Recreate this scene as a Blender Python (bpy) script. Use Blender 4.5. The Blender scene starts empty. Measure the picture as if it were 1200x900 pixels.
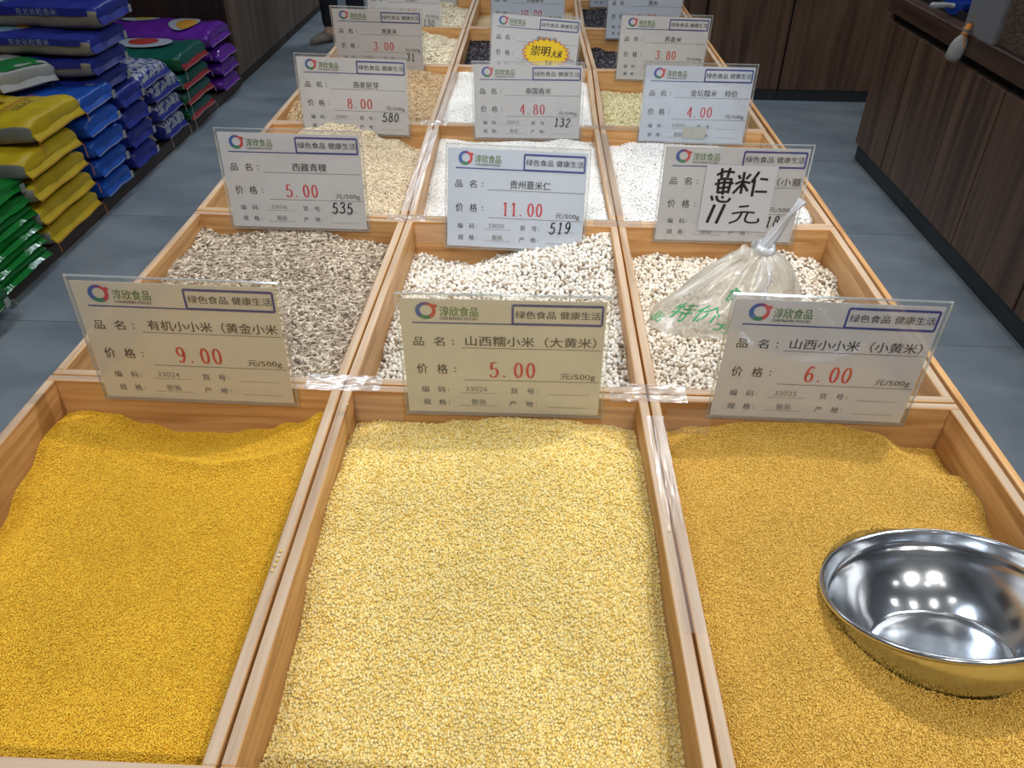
import bpy, math, random
import numpy as np
from mathutils import Vector, Matrix
from mathutils.bvhtree import BVHTree

random.seed(7); rng = np.random.default_rng(7)
SC = bpy.context.scene
COL = SC.collection

# ------------------------------------------------------------------ camera
PITCH, ROLL, YAW, FPX = 0.62085, 0.01682, -0.01947, 948.91
HC = 1.338                       # camera height above the floor
RZ = 0.8072                      # height of the tray rims
fwd = Vector((math.sin(YAW)*math.cos(PITCH), math.cos(YAW)*math.cos(PITCH), -math.sin(PITCH)))
right0 = Vector((math.cos(YAW), -math.sin(YAW), 0)); up0 = right0.cross(fwd)
cr = right0*math.cos(ROLL) + up0*math.sin(ROLL)
cu = -right0*math.sin(ROLL) + up0*math.cos(ROLL)
cam = bpy.data.cameras.new('camera'); cam_o = bpy.data.objects.new('camera', cam); COL.objects.link(cam_o)
cam.sensor_width = 36; cam.lens = FPX/1200*36; cam.clip_start = 0.02; cam.clip_end = 60
M = Matrix((cr, cu, -fwd)).transposed().to_4x4(); M.translation = Vector((0, 0, HC))
cam_o.matrix_world = M
SC.camera = cam_o

# ------------------------------------------------------------------ world, exposure, lights
SC.view_settings.view_transform = 'Standard'; SC.view_settings.look = 'None'
SC.view_settings.gamma = 1.0; SC.view_settings.exposure = -0.22
SC.view_settings.use_curve_mapping = False
W = bpy.data.worlds.new('world'); SC.world = W; W.use_nodes = True
W.node_tree.nodes['Background'].inputs[0].default_value = (0.62, 0.72, 0.85, 1)
W.node_tree.nodes['Background'].inputs[1].default_value = 0.1

SPOTS = [  # x, y, aim x, aim y, watts, cone degrees
    (-0.45, -1.25, -0.08, 0.75, 24, 44),
    (0.60, -1.15, 0.08, 0.75, 24, 44),
    (0.85, 1.15, 0.12, 0.62, 30, 56),
    (-0.40, 0.05, -0.02, 1.45, 17, 46),
    (0.45, 0.35, 0.02, 1.80, 15, 44),
    (-0.45, 1.45, 0.00, 2.60, 12, 50),
    (0.70, 2.60, 0.02, 1.70, 9, 56),
]
LAMP_Z = 2.75
FILL_PANELS = [(-1.2, 1.0, 20), (-1.2, 4.0, 15), (1.5, 1.0, 20), (1.5, 4.2, 18), (-0.6, 7.0, 30)]   # x, y, watts; unseen lamps added to fill the room with light

# ------------------------------------------------------------------ helpers
def mat(name, rough=0.6, metal=0.0, color=(0.8, 0.8, 0.8), spec=0.5):
    m = bpy.data.materials.new(name); m.use_nodes = True
    b = m.node_tree.nodes['Principled BSDF']
    b.inputs['Base Color'].default_value = (*color, 1); b.inputs['Roughness'].default_value = rough
    b.inputs['Metallic'].default_value = metal; b.inputs['Specular IOR Level'].default_value = spec
    return m
def N(m, t, **kw):
    n = m.node_tree.nodes.new(t)
    for k, v in kw.items(): setattr(n, k, v)
    return n
def L(m, a, b): m.node_tree.links.new(a, b)
def ramp(m, stops):
    r = N(m, 'ShaderNodeValToRGB'); e = r.color_ramp.elements
    while len(e) < len(stops): e.new(0.5)
    for i, (p, c) in enumerate(stops): e[i].position = p; e[i].color = (*c, 1)
    return r
def coord(m, scale=(1, 1, 1), kind='Object', rot=(0, 0, 0)):
    t = N(m, 'ShaderNodeTexCoord'); mp = N(m, 'ShaderNodeMapping')
    mp.inputs['Scale'].default_value = scale; mp.inputs['Rotation'].default_value = rot
    L(m, t.outputs[kind], mp.inputs['Vector']); return mp.outputs['Vector']
def noisy(name, stops, scale=(5, 5, 5), rough=0.6, detail=4, bump=0.0, metal=0, spec=0.5, nscale=1.0, dist=0.0, kind='Object', bdist=0.001):
    m = mat(name, rough, metal, spec=spec); b = m.node_tree.nodes['Principled BSDF']
    n = N(m, 'ShaderNodeTexNoise'); n.inputs['Scale'].default_value = nscale; n.inputs['Detail'].default_value = detail
    n.inputs['Distortion'].default_value = dist
    L(m, coord(m, scale, kind), n.inputs['Vector']); r = ramp(m, stops); L(m, n.outputs['Fac'], r.inputs['Fac'])
    L(m, r.outputs['Color'], b.inputs['Base Color'])
    if bump:
        bp = N(m, 'ShaderNodeBump'); bp.inputs['Strength'].default_value = bump; bp.inputs['Distance'].default_value = bdist
        L(m, n.outputs['Fac'], bp.inputs['Height']); L(m, bp.outputs['Normal'], b.inputs['Normal'])
    return m
def mixm(name, fac, color=(0.9, 0.9, 0.9), rough=0.15, haze=0.0, hazecol=(0.9, 0.9, 0.9), fresnel=True):
    """thin clear plastic: see-through, a bit of haze and a gloss"""
    m = bpy.data.materials.new(name); m.use_nodes = True; nt = m.node_tree; nt.nodes.clear()
    out = N(m, 'ShaderNodeOutputMaterial'); tr = N(m, 'ShaderNodeBsdfTransparent'); tr.inputs[0].default_value = (*color, 1)
    gl = N(m, 'ShaderNodeBsdfGlossy'); gl.inputs['Roughness'].default_value = rough; gl.inputs[0].default_value = (0.95, 0.95, 0.95, 1)
    df = N(m, 'ShaderNodeBsdfDiffuse'); df.inputs[0].default_value = (*hazecol, 1)
    m1 = N(m, 'ShaderNodeMixShader'); m1.inputs[0].default_value = haze
    L(m, tr.outputs[0], m1.inputs[1]); L(m, df.outputs[0], m1.inputs[2])
    m2 = N(m, 'ShaderNodeMixShader'); m2.inputs[0].default_value = fac
    if fresnel:
        fr = N(m, 'ShaderNodeLayerWeight'); fr.inputs[0].default_value = 0.25; mp = N(m, 'ShaderNodeMapRange'); mp.inputs[3].default_value = fac*0.35; mp.inputs[4].default_value = min(1, fac*3)
        L(m, fr.outputs['Fresnel'], mp.inputs[0]); L(m, mp.outputs[0], m2.inputs[0])
    L(m, m1.outputs[0], m2.inputs[1]); L(m, gl.outputs[0], m2.inputs[2]); L(m, m2.outputs[0], out.inputs[0])
    return m

class MB:
    """collects geometry, then links it as one mesh object"""
    def __init__(s): s.v = []; s.f = []; s.mi = []; s.n = 0
    def add(s, vs, fs, mi=0):
        s.v.extend([tuple(map(float, v)) for v in vs]); s.f.extend([tuple(i+s.n for i in f) for f in fs]); s.mi.extend([mi]*len(fs)); s.n += len(vs); return s
    def box(s, x0, x1, y0, y1, z0, z1, mi=0):
        return s.prism([(x0, y0), (x1, y0), (x1, y1), (x0, y1)], z0, z1, mi)
    def prism(s, poly, z0, z1, mi=0):
        n = len(poly); vs = [(p[0], p[1], z0) for p in poly]+[(p[0], p[1], z1) for p in poly]
        fs = [tuple(range(n-1, -1, -1)), tuple(range(n, 2*n))]+[(i, (i+1) % n, n+(i+1) % n, n+i) for i in range(n)]
        return s.add(vs, fs, mi)
    def grid(s, P, mi=0, closed_v=False):
        """P[i][j] points"""
        a, b = len(P), len(P[0]); vs = [p for r in P for p in r]
        fs = [(i*b+j, i*b+(j+1) % b, (i+1)*b+(j+1) % b, (i+1)*b+j) for i in range(a-1) for j in range(b if closed_v else b-1)]
        return s.add(vs, fs, mi)
    def tube(s, pts, r, n=8, mi=0, cap=True):
        pts = [Vector(p) for p in pts]; rs = r if isinstance(r, (list, tuple)) else [r]*len(pts); P = []
        for i, p in enumerate(pts):
            t = (pts[min(i+1, len(pts)-1)]-pts[max(i-1, 0)]).normalized()
            a = t.cross(Vector((0, 0, 1)) if abs(t.z) < 0.9 else Vector((1, 0, 0))).normalized(); b = t.cross(a)
            P.append([p+rs[i]*(a*math.cos(2*math.pi*k/n)+b*math.sin(2*math.pi*k/n)) for k in range(n)])
        base = s.n; s.grid(P, mi, True)
        if cap:
            s.f += [tuple(range(base, base+n)), tuple(range(base+(len(pts)-1)*n+n-1, base+(len(pts)-1)*n-1, -1))]; s.mi += [mi]*2
        return s
    def lathe(s, prof, n=48, mi=0):
        return s.grid([[(r*math.cos(2*math.pi*k/n), r*math.sin(2*math.pi*k/n), z) for k in range(n)] for r, z in prof], mi, True)
    def xform(s, m):
        s.v = [tuple(m @ Vector(v)) for v in s.v]; return s
    def build(s, name, mats, parent=None, smooth=False, bevel=0, loc=None):
        me = bpy.data.meshes.new(name); me.from_pydata(s.v, [], s.f)
        for m in (mats if isinstance(mats, (list, tuple)) else [mats]): me.materials.append(m)
        if any(s.mi): me.polygons.foreach_set('material_index', s.mi)
        if smooth: me.polygons.foreach_set('use_smooth', [True]*len(me.polygons))
        me.update(); o = bpy.data.objects.new(name, me); COL.objects.link(o)
        if parent: o.parent = parent
        if loc: o.location = loc
        if bevel:
            b = o.modifiers.new('bevel', 'BEVEL'); b.width = bevel; b.segments = 1; b.limit_method = 'ANGLE'
        return o
def tag(o, label=None, cat=None, group=None, kind=None):
    for k, v in (('label', label), ('category', cat), ('group', group), ('kind', kind)):
        if v: o[k] = v
    return o
def empty(name, loc, label=None, cat=None, group=None, rot=(0, 0, 0), kind=None):
    o = bpy.data.objects.new(name, None); o.empty_display_size = 0.05; COL.objects.link(o); o.location = loc; o.rotation_euler = rot
    return tag(o, label, cat, group, kind)

# ------------------------------------------------------------------ materials
def pine(name, along):
    m = mat(name, 0.42, spec=0.35); b = m.node_tree.nodes['Principled BSDF']
    sc = {'x': (1.6, 26, 26), 'y': (26, 1.6, 26)}[along]
    n = N(m, 'ShaderNodeTexNoise'); n.inputs['Scale'].default_value = 3.2; n.inputs['Detail'].default_value = 6; n.inputs['Distortion'].default_value = 0.9
    v = coord(m, sc); L(m, v, n.inputs['Vector'])
    r = ramp(m, [(0.3, (0.38, 0.19, 0.070)), (0.5, (0.57, 0.32, 0.130)), (0.72, (0.69, 0.44, 0.21))]); L(m, n.outputs['Fac'], r.inputs['Fac'])
    # finger-jointed staves: each block of the laminated board has a tone of its own
    br = N(m, 'ShaderNodeTexBrick'); br.inputs['Mortar Size'].default_value = 0.0; br.inputs['Scale'].default_value = 1.0
    br.inputs['Brick Width'].default_value = 0.19; br.inputs['Row Height'].default_value = 0.043
    br.inputs['Color1'].default_value = (0.86, 0.80, 0.72, 1); br.inputs['Color2'].default_value = (1.12, 1.1, 1.08, 1)
    t = N(m, 'ShaderNodeTexCoord'); sx = N(m, 'ShaderNodeSeparateXYZ'); cx = N(m, 'ShaderNodeCombineXYZ')
    L(m, t.outputs['Object'], sx.inputs[0]); L(m, sx.outputs['X' if along == 'x' else 'Y'], cx.inputs[0]); L(m, sx.outputs['Z'], cx.inputs[1]); L(m, cx.outputs[0], br.inputs['Vector'])
    mx = N(m, 'ShaderNodeMix', data_type='RGBA', blend_type='MULTIPLY'); mx.inputs[0].default_value = 0.8
    L(m, r.outputs['Color'], mx.inputs[6]); L(m, br.outputs['Color'], mx.inputs[7])
    # a tone per board
    oi = N(m, 'ShaderNodeObjectInfo'); mr = N(m, 'ShaderNodeMapRange'); mr.inputs[3].default_value = 0.88; mr.inputs[4].default_value = 1.1
    L(m, oi.outputs['Random'], mr.inputs[0]); hs = N(m, 'ShaderNodeHueSaturation'); L(m, mr.outputs[0], hs.inputs['Value']); L(m, mx.outputs[2], hs.inputs['Color'])
    L(m, hs.outputs[0], b.inputs['Base Color'])
    bp = N(m, 'ShaderNodeBump'); bp.inputs['Strength'].default_value = 0.25; bp.inputs['Distance'].default_value = 0.0006
    L(m, n.outputs['Fac'], bp.inputs['Height']); L(m, bp.outputs['Normal'], b.inputs['Normal'])
    return m
PX, PY = pine('pine_across', 'x'), pine('pine_along', 'y')
def worn(name, along):   # planed top edges, paler and greyer from handling
    sc = {'x': (2, 60, 60), 'y': (60, 2, 60)}[along]
    return noisy(name, [(0.3, (0.36, 0.24, 0.155)), (0.5, (0.50, 0.36, 0.24)), (0.7, (0.58, 0.44, 0.31))], sc, 0.45, 5, 0.2, nscale=2.2)
WX, WY = worn('worn_edge_across', 'x'), worn('worn_edge_along', 'y')
walnut = noisy('walnut_laminate', [(0.3, (0.070, 0.036, 0.021)), (0.5, (0.150, 0.080, 0.046)), (0.72, (0.235, 0.135, 0.080))], (14, 14, 0.8), 0.42, 6, 0.1, nscale=1.3, dist=0.9)
walnut_h = noisy('walnut_worktop', [(0.3, (0.045, 0.022, 0.014)), (0.7, (0.13, 0.066, 0.040))], (22, 1.3, 22), 0.38, 6, 0.1, nscale=1.3, dist=0.7)
greywood = noisy('grey_brown_laminate', [(0.3, (0.12, 0.075, 0.048)), (0.7, (0.27, 0.185, 0.125))], (22, 22, 1.0), 0.5, 5, 0.1, nscale=1.3, dist=0.8)
walnut_d = noisy('dark_walnut_side', [(0.3, (0.022, 0.012, 0.009)), (0.7, (0.065, 0.034, 0.022))], (14, 14, .8), 0.5, 5, nscale=1.3, dist=.8)
darkgap = mat('dark_recess', 0.7, color=(0.012, 0.010, 0.010))
kickmat = noisy('charcoal_kickboard', [(0.3, (0.022, 0.026, 0.028)), (0.7, (0.045, 0.05, 0.052))], (3, 3, 3), 0.5)
plinthmat = noisy('dark_brown_plinth', [(0.3, (0.04, 0.026, 0.019)), (0.7, (0.085, 0.058, 0.042))], (3, 3, 30), 0.5)
tilemat = noisy('slate_tile', [(0.28, (0.20, 0.24, 0.275)), (0.5, (0.27, 0.315, 0.35)), (0.75, (0.36, 0.405, 0.43))], (2.2, 3.0, 1), 0.42, 9, 0.08, nscale=1.6, dist=0.5)
_nt = tilemat
grout = mat('dark_grout', 0.8, color=(0.03, 0.035, 0.04))
plaster = noisy('painted_wall', [(0.3, (0.42, 0.42, 0.42)), (0.7, (0.50, 0.50, 0.49))], (2, 2, 2), 0.8)
ceilm = noisy('painted_ceiling', [(0.3, (0.68, 0.72, 0.78)), (0.7, (0.74, 0.78, 0.84))], (2, 2, 2), 0.85)
paper_cream = noisy('cream_card', [(0.3, (0.665, 0.635, 0.535)), (0.7, (0.705, 0.67, 0.57))], (12, 12, 12), 0.7)
paper_grey = noisy('grey_white_card', [(0.3, (0.60, 0.61, 0.63)), (0.7, (0.65, 0.66, 0.68))], (12, 12, 12), 0.7)
paper_blue = noisy('cool_white_card', [(0.3, (0.56, 0.63, 0.73)), (0.7, (0.60, 0.67, 0.77))], (12, 12, 12), 0.7)
paper_plain = noisy('plain_paper', [(0.3, (0.53, 0.54, 0.58)), (0.7, (0.57, 0.58, 0.62))], (9, 9, 9), 0.75)
acryl = mixm('clear_acrylic', 0.10, (0.985, 0.985, 0.985), 0.06, 0.018)
acryl_edge = mixm('acrylic_edge', 0.22, (0.88, 0.90, 0.90), 0.12, 0.18, (0.75, 0.80, 0.80))
tape_m = mixm('clear_tape', 0.07, (0.97, 0.965, 0.955), 0.2, 0.10, (0.85, 0.83, 0.81))
poly_m = mixm('milky_polythene', 0.13, (0.95, 0.95, 0.92), 0.24, 0.46, (0.74, 0.70, 0.62))
poly_knot = mixm('bunched_polythene', 0.2, (0.93, 0.93, 0.95), 0.15, 0.6, (0.80, 0.83, 0.88))
ink = mat('black_ink', 0.6, color=(0.018, 0.016, 0.018)); ink_grey = mat('grey_ink', 0.6, color=(0.10, 0.105, 0.16)); ink_faint = mat('faint_ink', 0.6, color=(0.24, 0.24, 0.26))
ink_red = mat('red_ink', 0.6, color=(0.60, 0.022, 0.035)); ink_navy = mat('navy_ink', 0.6, color=(0.022, 0.035, 0.26)); ink_green = mat('green_ink', 0.6, color=(0.085, 0.21, 0.035))
ink_slog = mat('dark_grey_ink', 0.6, color=(0.045, 0.047, 0.062))
logo_blue = mat('logo_blue', 0.6, color=(0.03, 0.11, 0.42)); logo_red = mat('logo_red', 0.6, color=(0.60, 0.05, 0.05)); logo_green = mat('logo_green', 0.6, color=(0.03, 0.24, 0.13)); logo_purple = mat('logo_purple', 0.6, color=(0.16, 0.06, 0.30))
marker = mat('marker_ink', 0.5, color=(0.012, 0.012, 0.015)); burst_y = mat('yellow_paper', 0.6, color=(0.80, 0.56, 0.02)); burst_r = mat('red_border', 0.6, color=(0.60, 0.06, 0.03))
steel = mat('polished_steel', 0.13, 1.0, (0.67, 0.70, 0.74))
_b = steel.node_tree.nodes['Principled BSDF']
_n = N(steel, 'ShaderNodeTexNoise'); _n.inputs['Scale'].default_value = 9; L(steel, coord(steel, (1, 1, 6)), _n.inputs['Vector'])
_r = N(steel, 'ShaderNodeMapRange'); _r.inputs[3].default_value = 0.10; _r.inputs[4].default_value = 0.23; L(steel, _n.outputs['Fac'], _r.inputs[0]); L(steel, _r.outputs[0], _b.inputs['Roughness'])

# ------------------------------------------------------------------ structure
FX0, FX1, FY0, FY1 = -2.8, 3.6, -1.86, 9.34
fl = MB().box(FX0, FX1, FY0, FY1, -0.05, -0.006).build('floor', grout); tag(fl, 'slate grey tiled shop floor', kind='structure')
tile_me = None
x = FX0
ti = MB().box(0.0015, 0.7985, 0.0015, 0.7985, -0.006, 0.0)
for i in range(8):
    for j in range(14):
        if tile_me is None:
            t = ti.build('tile', tilemat, fl); tile_me = t.data
        else:
            t = bpy.data.objects.new('tile', tile_me); COL.objects.link(t); t.parent = fl
        t.location = (FX0+i*0.8, FY0+j*0.8, random.uniform(-0.0004, 0))
tag(MB().box(FX0, FX1, FY1, FY1+0.1, 0, 3.1).build('wall_back', plaster), kind='structure')
tag(MB().box(FX0-0.1, FX0, FY0, FY1, 0, 3.1).build('wall_left', plaster), kind='structure')
tag(MB().box(FX1, FX1+0.1, FY0, FY1, 0, 3.1).build('wall_right', plaster), kind='structure')
tag(MB().box(FX0, FX1, FY0-0.1, FY0, 0, 3.1).build('wall_front', plaster), kind='structure')
tag(MB().box(FX0-0.1, FX1+0.1, FY0-0.1, FY1+0.1, 3.1, 3.2).build('ceiling', ceilm), kind='structure')

# lamps: track spots over the display and flat panels added under the ceiling as fill light
shell = mat('black_lamp_shell', 0.5, color=(0.02, 0.02, 0.02))
for i, (x, y, ax, ay, w, cone) in enumerate(SPOTS):
    d = Vector((ax-x, ay-y, RZ-LAMP_Z)).normalized()
    la = bpy.data.lights.new('spot_beam', 'SPOT'); la.energy = w*3.0; la.spot_size = math.radians(cone); la.spot_blend = 0.7; la.shadow_soft_size = 0.022
    la.color = (1.0, 0.965, 0.91)
    root = empty('track_spotlight', (x, y, 3.1), 'black track spotlight above the grain trays, number %s along the track' % ['one', 'two', 'three', 'four', 'five', 'six', 'seven'][i], 'lamp', 'track spotlights above the trays')
    q = d.to_track_quat('-Z', 'Y')
    lo = bpy.data.objects.new('spot_beam', la); COL.objects.link(lo); lo.parent = root; lo.location = (0, 0, LAMP_Z-3.1); lo.rotation_euler = q.to_euler()
    h = MB().lathe([(0.0, 0.16), (0.03, 0.158), (0.045, 0.14), (0.048, 0.0), (0.045, 0.0), (0.043, 0.13), (0.0, 0.13)], 24)
    h.xform(Matrix.Translation((0, 0, LAMP_Z-3.1)) @ q.to_matrix().to_4x4() @ Matrix.Translation((0, 0, 0.0))).build('lamp_shell', shell, root, True)
    MB().tube([(0, 0, LAMP_Z-3.1+0.14), (0, 0, 0)], 0.008).build('stem', shell, root)
pan_em = bpy.data.materials.new('lit_fill_panel'); pan_em.use_nodes = True
_e = N(pan_em, 'ShaderNodeEmission'); _e.inputs[0].default_value = (0.78, 0.88, 1.0, 1); _e.inputs[1].default_value = 1.0
L(pan_em, _e.outputs[0], pan_em.node_tree.nodes['Material Output'].inputs[0])
frame_m = mat('white_frame', 0.5, color=(0.7, 0.7, 0.7))
for i, (x, y, w) in enumerate(FILL_PANELS):
    la = bpy.data.lights.new('fill_light', 'AREA'); la.energy = w; la.shape = 'SQUARE'; la.size = 0.56; la.color = (0.80, 0.89, 1.0)
    root = empty('fill_panel', (x, y, 3.1), ['flat square ceiling light over the left aisle near the camera', 'flat square ceiling light over the rice sacks', 'flat square ceiling light over the right aisle near the camera', 'flat square ceiling light over the walnut counter', 'flat square ceiling light at the far end of the shop'][i], 'lamp')
    lo = bpy.data.objects.new('fill_light', la); COL.objects.link(lo); lo.parent = root; lo.location = (0, 0, -0.035)
    MB().box(-0.3, 0.3, -0.3, 0.3, -0.03, 0).build('frame', frame_m, root)

dl_em = bpy.data.materials.new('lit_downlight'); dl_em.use_nodes = True
_e = N(dl_em, 'ShaderNodeEmission'); _e.inputs[0].default_value = (1.0, 0.96, 0.9, 1); _e.inputs[1].default_value = 90.0
L(dl_em, _e.outputs[0], dl_em.node_tree.nodes['Material Output'].inputs[0])
dproto = None
for x in (-0.9, -0.1, 0.7, 1.5):
    for y in (-1.0, 0.1, 1.3, 2.5, 3.7):
        if dproto is None:
            dproto = empty('downlight', (x, y, 3.1), 'small round downlight set in the shop ceiling', 'lamp', 'small ceiling downlights')
            dk = [MB().lathe([(.045, 0), (.045, -.006), (.034, -.006), (.034, 0)], 20).build('ring', frame_m, dproto), MB().lathe([(.033, -.004), (.0, -.004)], 20).build('lens', dl_em, dproto)]
        else:
            d_ = dproto.copy(); COL.objects.link(d_); d_.location = (x, y, 3.1)
            for ch in dk: c_ = ch.copy(); COL.objects.link(c_); c_.parent = d_

# ------------------------------------------------------------------ left cabinet and plinth
def panel_row(root, x, ys, z0, z1, m, face=1, th=0.018, name='door'):
    for a, b in zip(ys[:-1], ys[1:]):
        lo, hi = min(a, b), max(a, b)
        MB().box(min(x, x-face*th), max(x, x-face*th), lo+0.003, hi-0.003, z0, z1).build(name, m, root, bevel=0.001)
c = empty('wall_cabinet', (-1.98, 6.4, 0), 'tall grey-brown laminate cabinet along the left aisle beyond the sacks', 'cabinet')
MB().box(-0.62, 0.282, -1.66, 2.6, 0.05, 2.1).build('body', walnut_d, c)
panel_row(c, 0.302, [-1.66, -1.52, -1.0, -0.52, -0.04, 0.44, 0.9, 1.4, 1.9, 2.6], 0.055, 2.1, greywood)
MB().box(-0.62, 0.290, -1.66, -0.56, 0.0, 0.05).build('kickboard', plinthmat, c); MB().box(-0.62, 0.285, -0.52, 2.6, 0.0, 0.05).build('kickboard', plinthmat, c)
p = empty('sack_shelf', (-2.05, 3.2, 0), 'low dark brown plinth that carries the stacks of rice sacks', 'shelf')
MB().box(-0.57, 0.375, -2.6, 1.53, 0, 0.055).build('base', plinthmat, p, bevel=0.002)
tag(MB().box(-0.61, -0.58, -2.6, 1.53, 0, 2.1).build('niche_panel', walnut_d, None, loc=(-2.05, 3.2, 0)), 'dark wood panel behind the stacks of rice sacks', 'panel')

# ------------------------------------------------------------------ back cabinet, right counter
b = empty('back_cabinet', (1.3, 4.95, 0), 'dark walnut cabinet standing across the far end of the tray table', 'cabinet')
MB().box(-1.2, 1.6, -0.238, 0.3, 0.0, 0.86).build('body', darkgap, b)
for a0, a1 in ((-1.2, -0.80), (-0.80, -0.385), (-0.385, 0.068), (0.068, 0.60), (0.60, 1.10), (1.10, 1.6)):
    MB().box(a0+0.005, a1-0.005, -0.26, -0.24, 0.062, 0.86).build('door', walnut, b, bevel=0.0012)
    MB().box(a0+0.002, a1-0.002, -0.252, -0.239, 0.002, 0.060).build('kickboard', kickmat, b)
MB().box(-1.21, 1.61, -0.275, 0.31, 0.862, 0.90).build('worktop', walnut_h, b, bevel=0.002)
c = empty('counter', (1.9, 2.6, 0), 'dark walnut counter with a thick worktop along the right aisle', 'counter')
MB().box(-0.36, 0.4, -1.4, 1.17, 0.0, 0.645).build('body', darkgap, c)
MB().box(-0.372, -0.361, -1.4, 1.183, 0.0, 0.075).build('kickboard', kickmat, c)
for a0, a1 in ((1.184, 0.837), (0.837, 0.095), (0.095, -0.375), (-0.375, -0.85), (-0.85, -1.4)):
    MB().box(-0.39, -0.372, a1+0.0045, a0-0.0045, 0.078, 0.615).build('door', walnut, c, bevel=0.0012)
MB().box(-0.37, 0.4, 1.172, 1.184, 0.0, 0.645).build('end_panel', walnut, c)
MB().box(-0.395, 0.42, -1.42, 1.19, 0.646, 0.715).build('worktop', walnut_h, c, bevel=0.003)

# ------------------------------------------------------------------ table and trays
GX = [-0.537, -0.200, 0.140, 0.480]
GY = [0.278, 0.728, 1.190, 1.635, 2.099, 2.543, 2.985, 3.43]
OFF = {(0, 1): (-.001, .009), (0, 2): (.005, .004), (1, 1): (-.003, .006), (2, 1): (-.003, .003), (3, 1): (-.002, .002), (1, 2): (.007, -.008), (2, 2): (-.002, -.008),
       (1, 3): (0, .014), (2, 3): (-.003, .013), (3, 3): (-.003, .016), (1, 4): (0, .007), (1, 5): (-.001, -.012), (2, 4): (.005, -.005), (2, 5): (-.004, .012),
       (0, 0): (0, .003), (1, 0): (0, 0), (2, 0): (0, -.010), (3, 0): (0, -.022)}
def J(i, j):
    o = OFF.get((i, j), (0, 0)); return Vector((GX[i]+o[0], GY[j]+o[1]))
table = empty('display_table', (0, 1.85, 0), 'long wooden table base under the three rows of grain trays', 'table')
MB().box(-0.535, 0.478, -1.56, 1.57, 0.10, RZ-0.118).build('body', PY, table)
MB().box(-0.50, 0.44, -1.52, 1.53, 0.0, 0.10).build('kickboard', kickmat, table)
MB().box(0.4835, 0.4915, -1.57, 1.585, RZ-0.16, RZ-0.002).build('edge_rail', PY, table, bevel=0.0008)
WALL, GAP, DEP = 0.0105, 0.0026, 0.112
def isect(p, d, q, e):
    t = ((q.x-p.x)*e.y-(q.y-p.y)*e.x)/(d.x*e.y-d.y*e.x); return p+d*t
def inset(poly, w):
    n = len(poly); out = []
    cen = sum(poly, Vector((0, 0)))/n; E = []
    for i in range(n):
        a, b = poly[i], poly[(i+1) % n]; d = (b-a).normalized(); nn = Vector((-d.y, d.x))
        if nn.dot(cen-a) < 0: nn = -nn
        E.append((a+nn*w, d))
    return [isect(*E[i-1], *E[i]) for i in range(n)]
CONTENT = {}   # (col,row) -> label words
def tray(i, j, words):
    q = [J(i, j), J(i+1, j), J(i+1, j+1), J(i, j+1)]
    o = inset(q, GAP/2); n = inset(q, WALL+GAP/2); c = sum(q, Vector((0, 0)))/4
    t = empty('grain_tray', (c.x, c.y, RZ-DEP), 'open pine wood tray holding %s' % words, 'tray', 'pine trays of grain on the table')
    dz = random.uniform(-0.0012, 0.0004)
    L_ = lambda p: (p.x-c.x, p.y-c.y)
    for k, nm in enumerate(('front_wall', 'side_wall', 'back_wall', 'side_wall')):
        a, b_ = k, (k+1) % 4
        al = k in (0, 2)
        # front and back walls run the full width; side walls sit between them
        if al: poly = [L_(o[a]), L_(o[b_]), L_(isect(n[a], n[b_]-n[a], o[b_], o[(b_+1) % 4]-o[b_])), L_(isect(n[a], n[b_]-n[a], o[a], o[a-1]-o[a]))]
        else: poly = [L_(isect(o[a], o[b_]-o[a], n[a], n[a-1]-n[a])), L_(isect(o[a], o[b_]-o[a], n[b_], n[(b_+1) % 4]-n[b_])), L_(n[b_]), L_(n[a])]
        ar = sum(poly[m][0]*poly[(m+1) % 4][1]-poly[(m+1) % 4][0]*poly[m][1] for m in range(4))
        if ar < 0: poly = poly[::-1]
        mb = MB().prism(poly, 0.0, DEP+dz); mb.mi[1] = 1
        w_ = mb.build(nm, [PX, WX] if al else [PY, WY], t, bevel=0.0009)
    MB().prism([L_(p) for p in n], 0.0, 0.006).build('bottom_board', PX, t)
    return [Vector(p) for p in n], t

# ------------------------------------------------------------------ grains
def grain_mat(name, stops, rough=0.5, spec=0.4, sss=0.0):
    m = mat(name, rough, spec=spec); b = m.node_tree.nodes['Principled BSDF']
    oi = N(m, 'ShaderNodeObjectInfo'); r = ramp(m, stops); r.color_ramp.interpolation = 'LINEAR'; L(m, oi.outputs['Random'], r.inputs['Fac'])
    # broad drifts of tone over the heap
    g = N(m, 'ShaderNodeNewGeometry'); n = N(m, 'ShaderNodeTexNoise'); n.inputs['Scale'].default_value = 9; L(m, g.outputs['Position'], n.inputs['Vector'])
    mr = N(m, 'ShaderNodeMapRange'); mr.inputs[1].default_value = 0.3; mr.inputs[2].default_value = 0.7; mr.inputs[3].default_value = 0.92; mr.inputs[4].default_value = 1.06; L(m, n.outputs['Fac'], mr.inputs[0])
    hs = N(m, 'ShaderNodeHueSaturation'); L(m, mr.outputs[0], hs.inputs['Value']); L(m, r.outputs['Color'], hs.inputs['Color']); L(m, hs.outputs[0], b.inputs['Base Color'])
    return m
def under(name, c, f=0.5): return noisy(name, [(0.3, tuple(v*f*0.6 for v in c)), (0.7, tuple(v*f for v in c))], (300, 300, 300), 0.8)  # grain colour darkened, painting the shade in the gaps between grains
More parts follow.
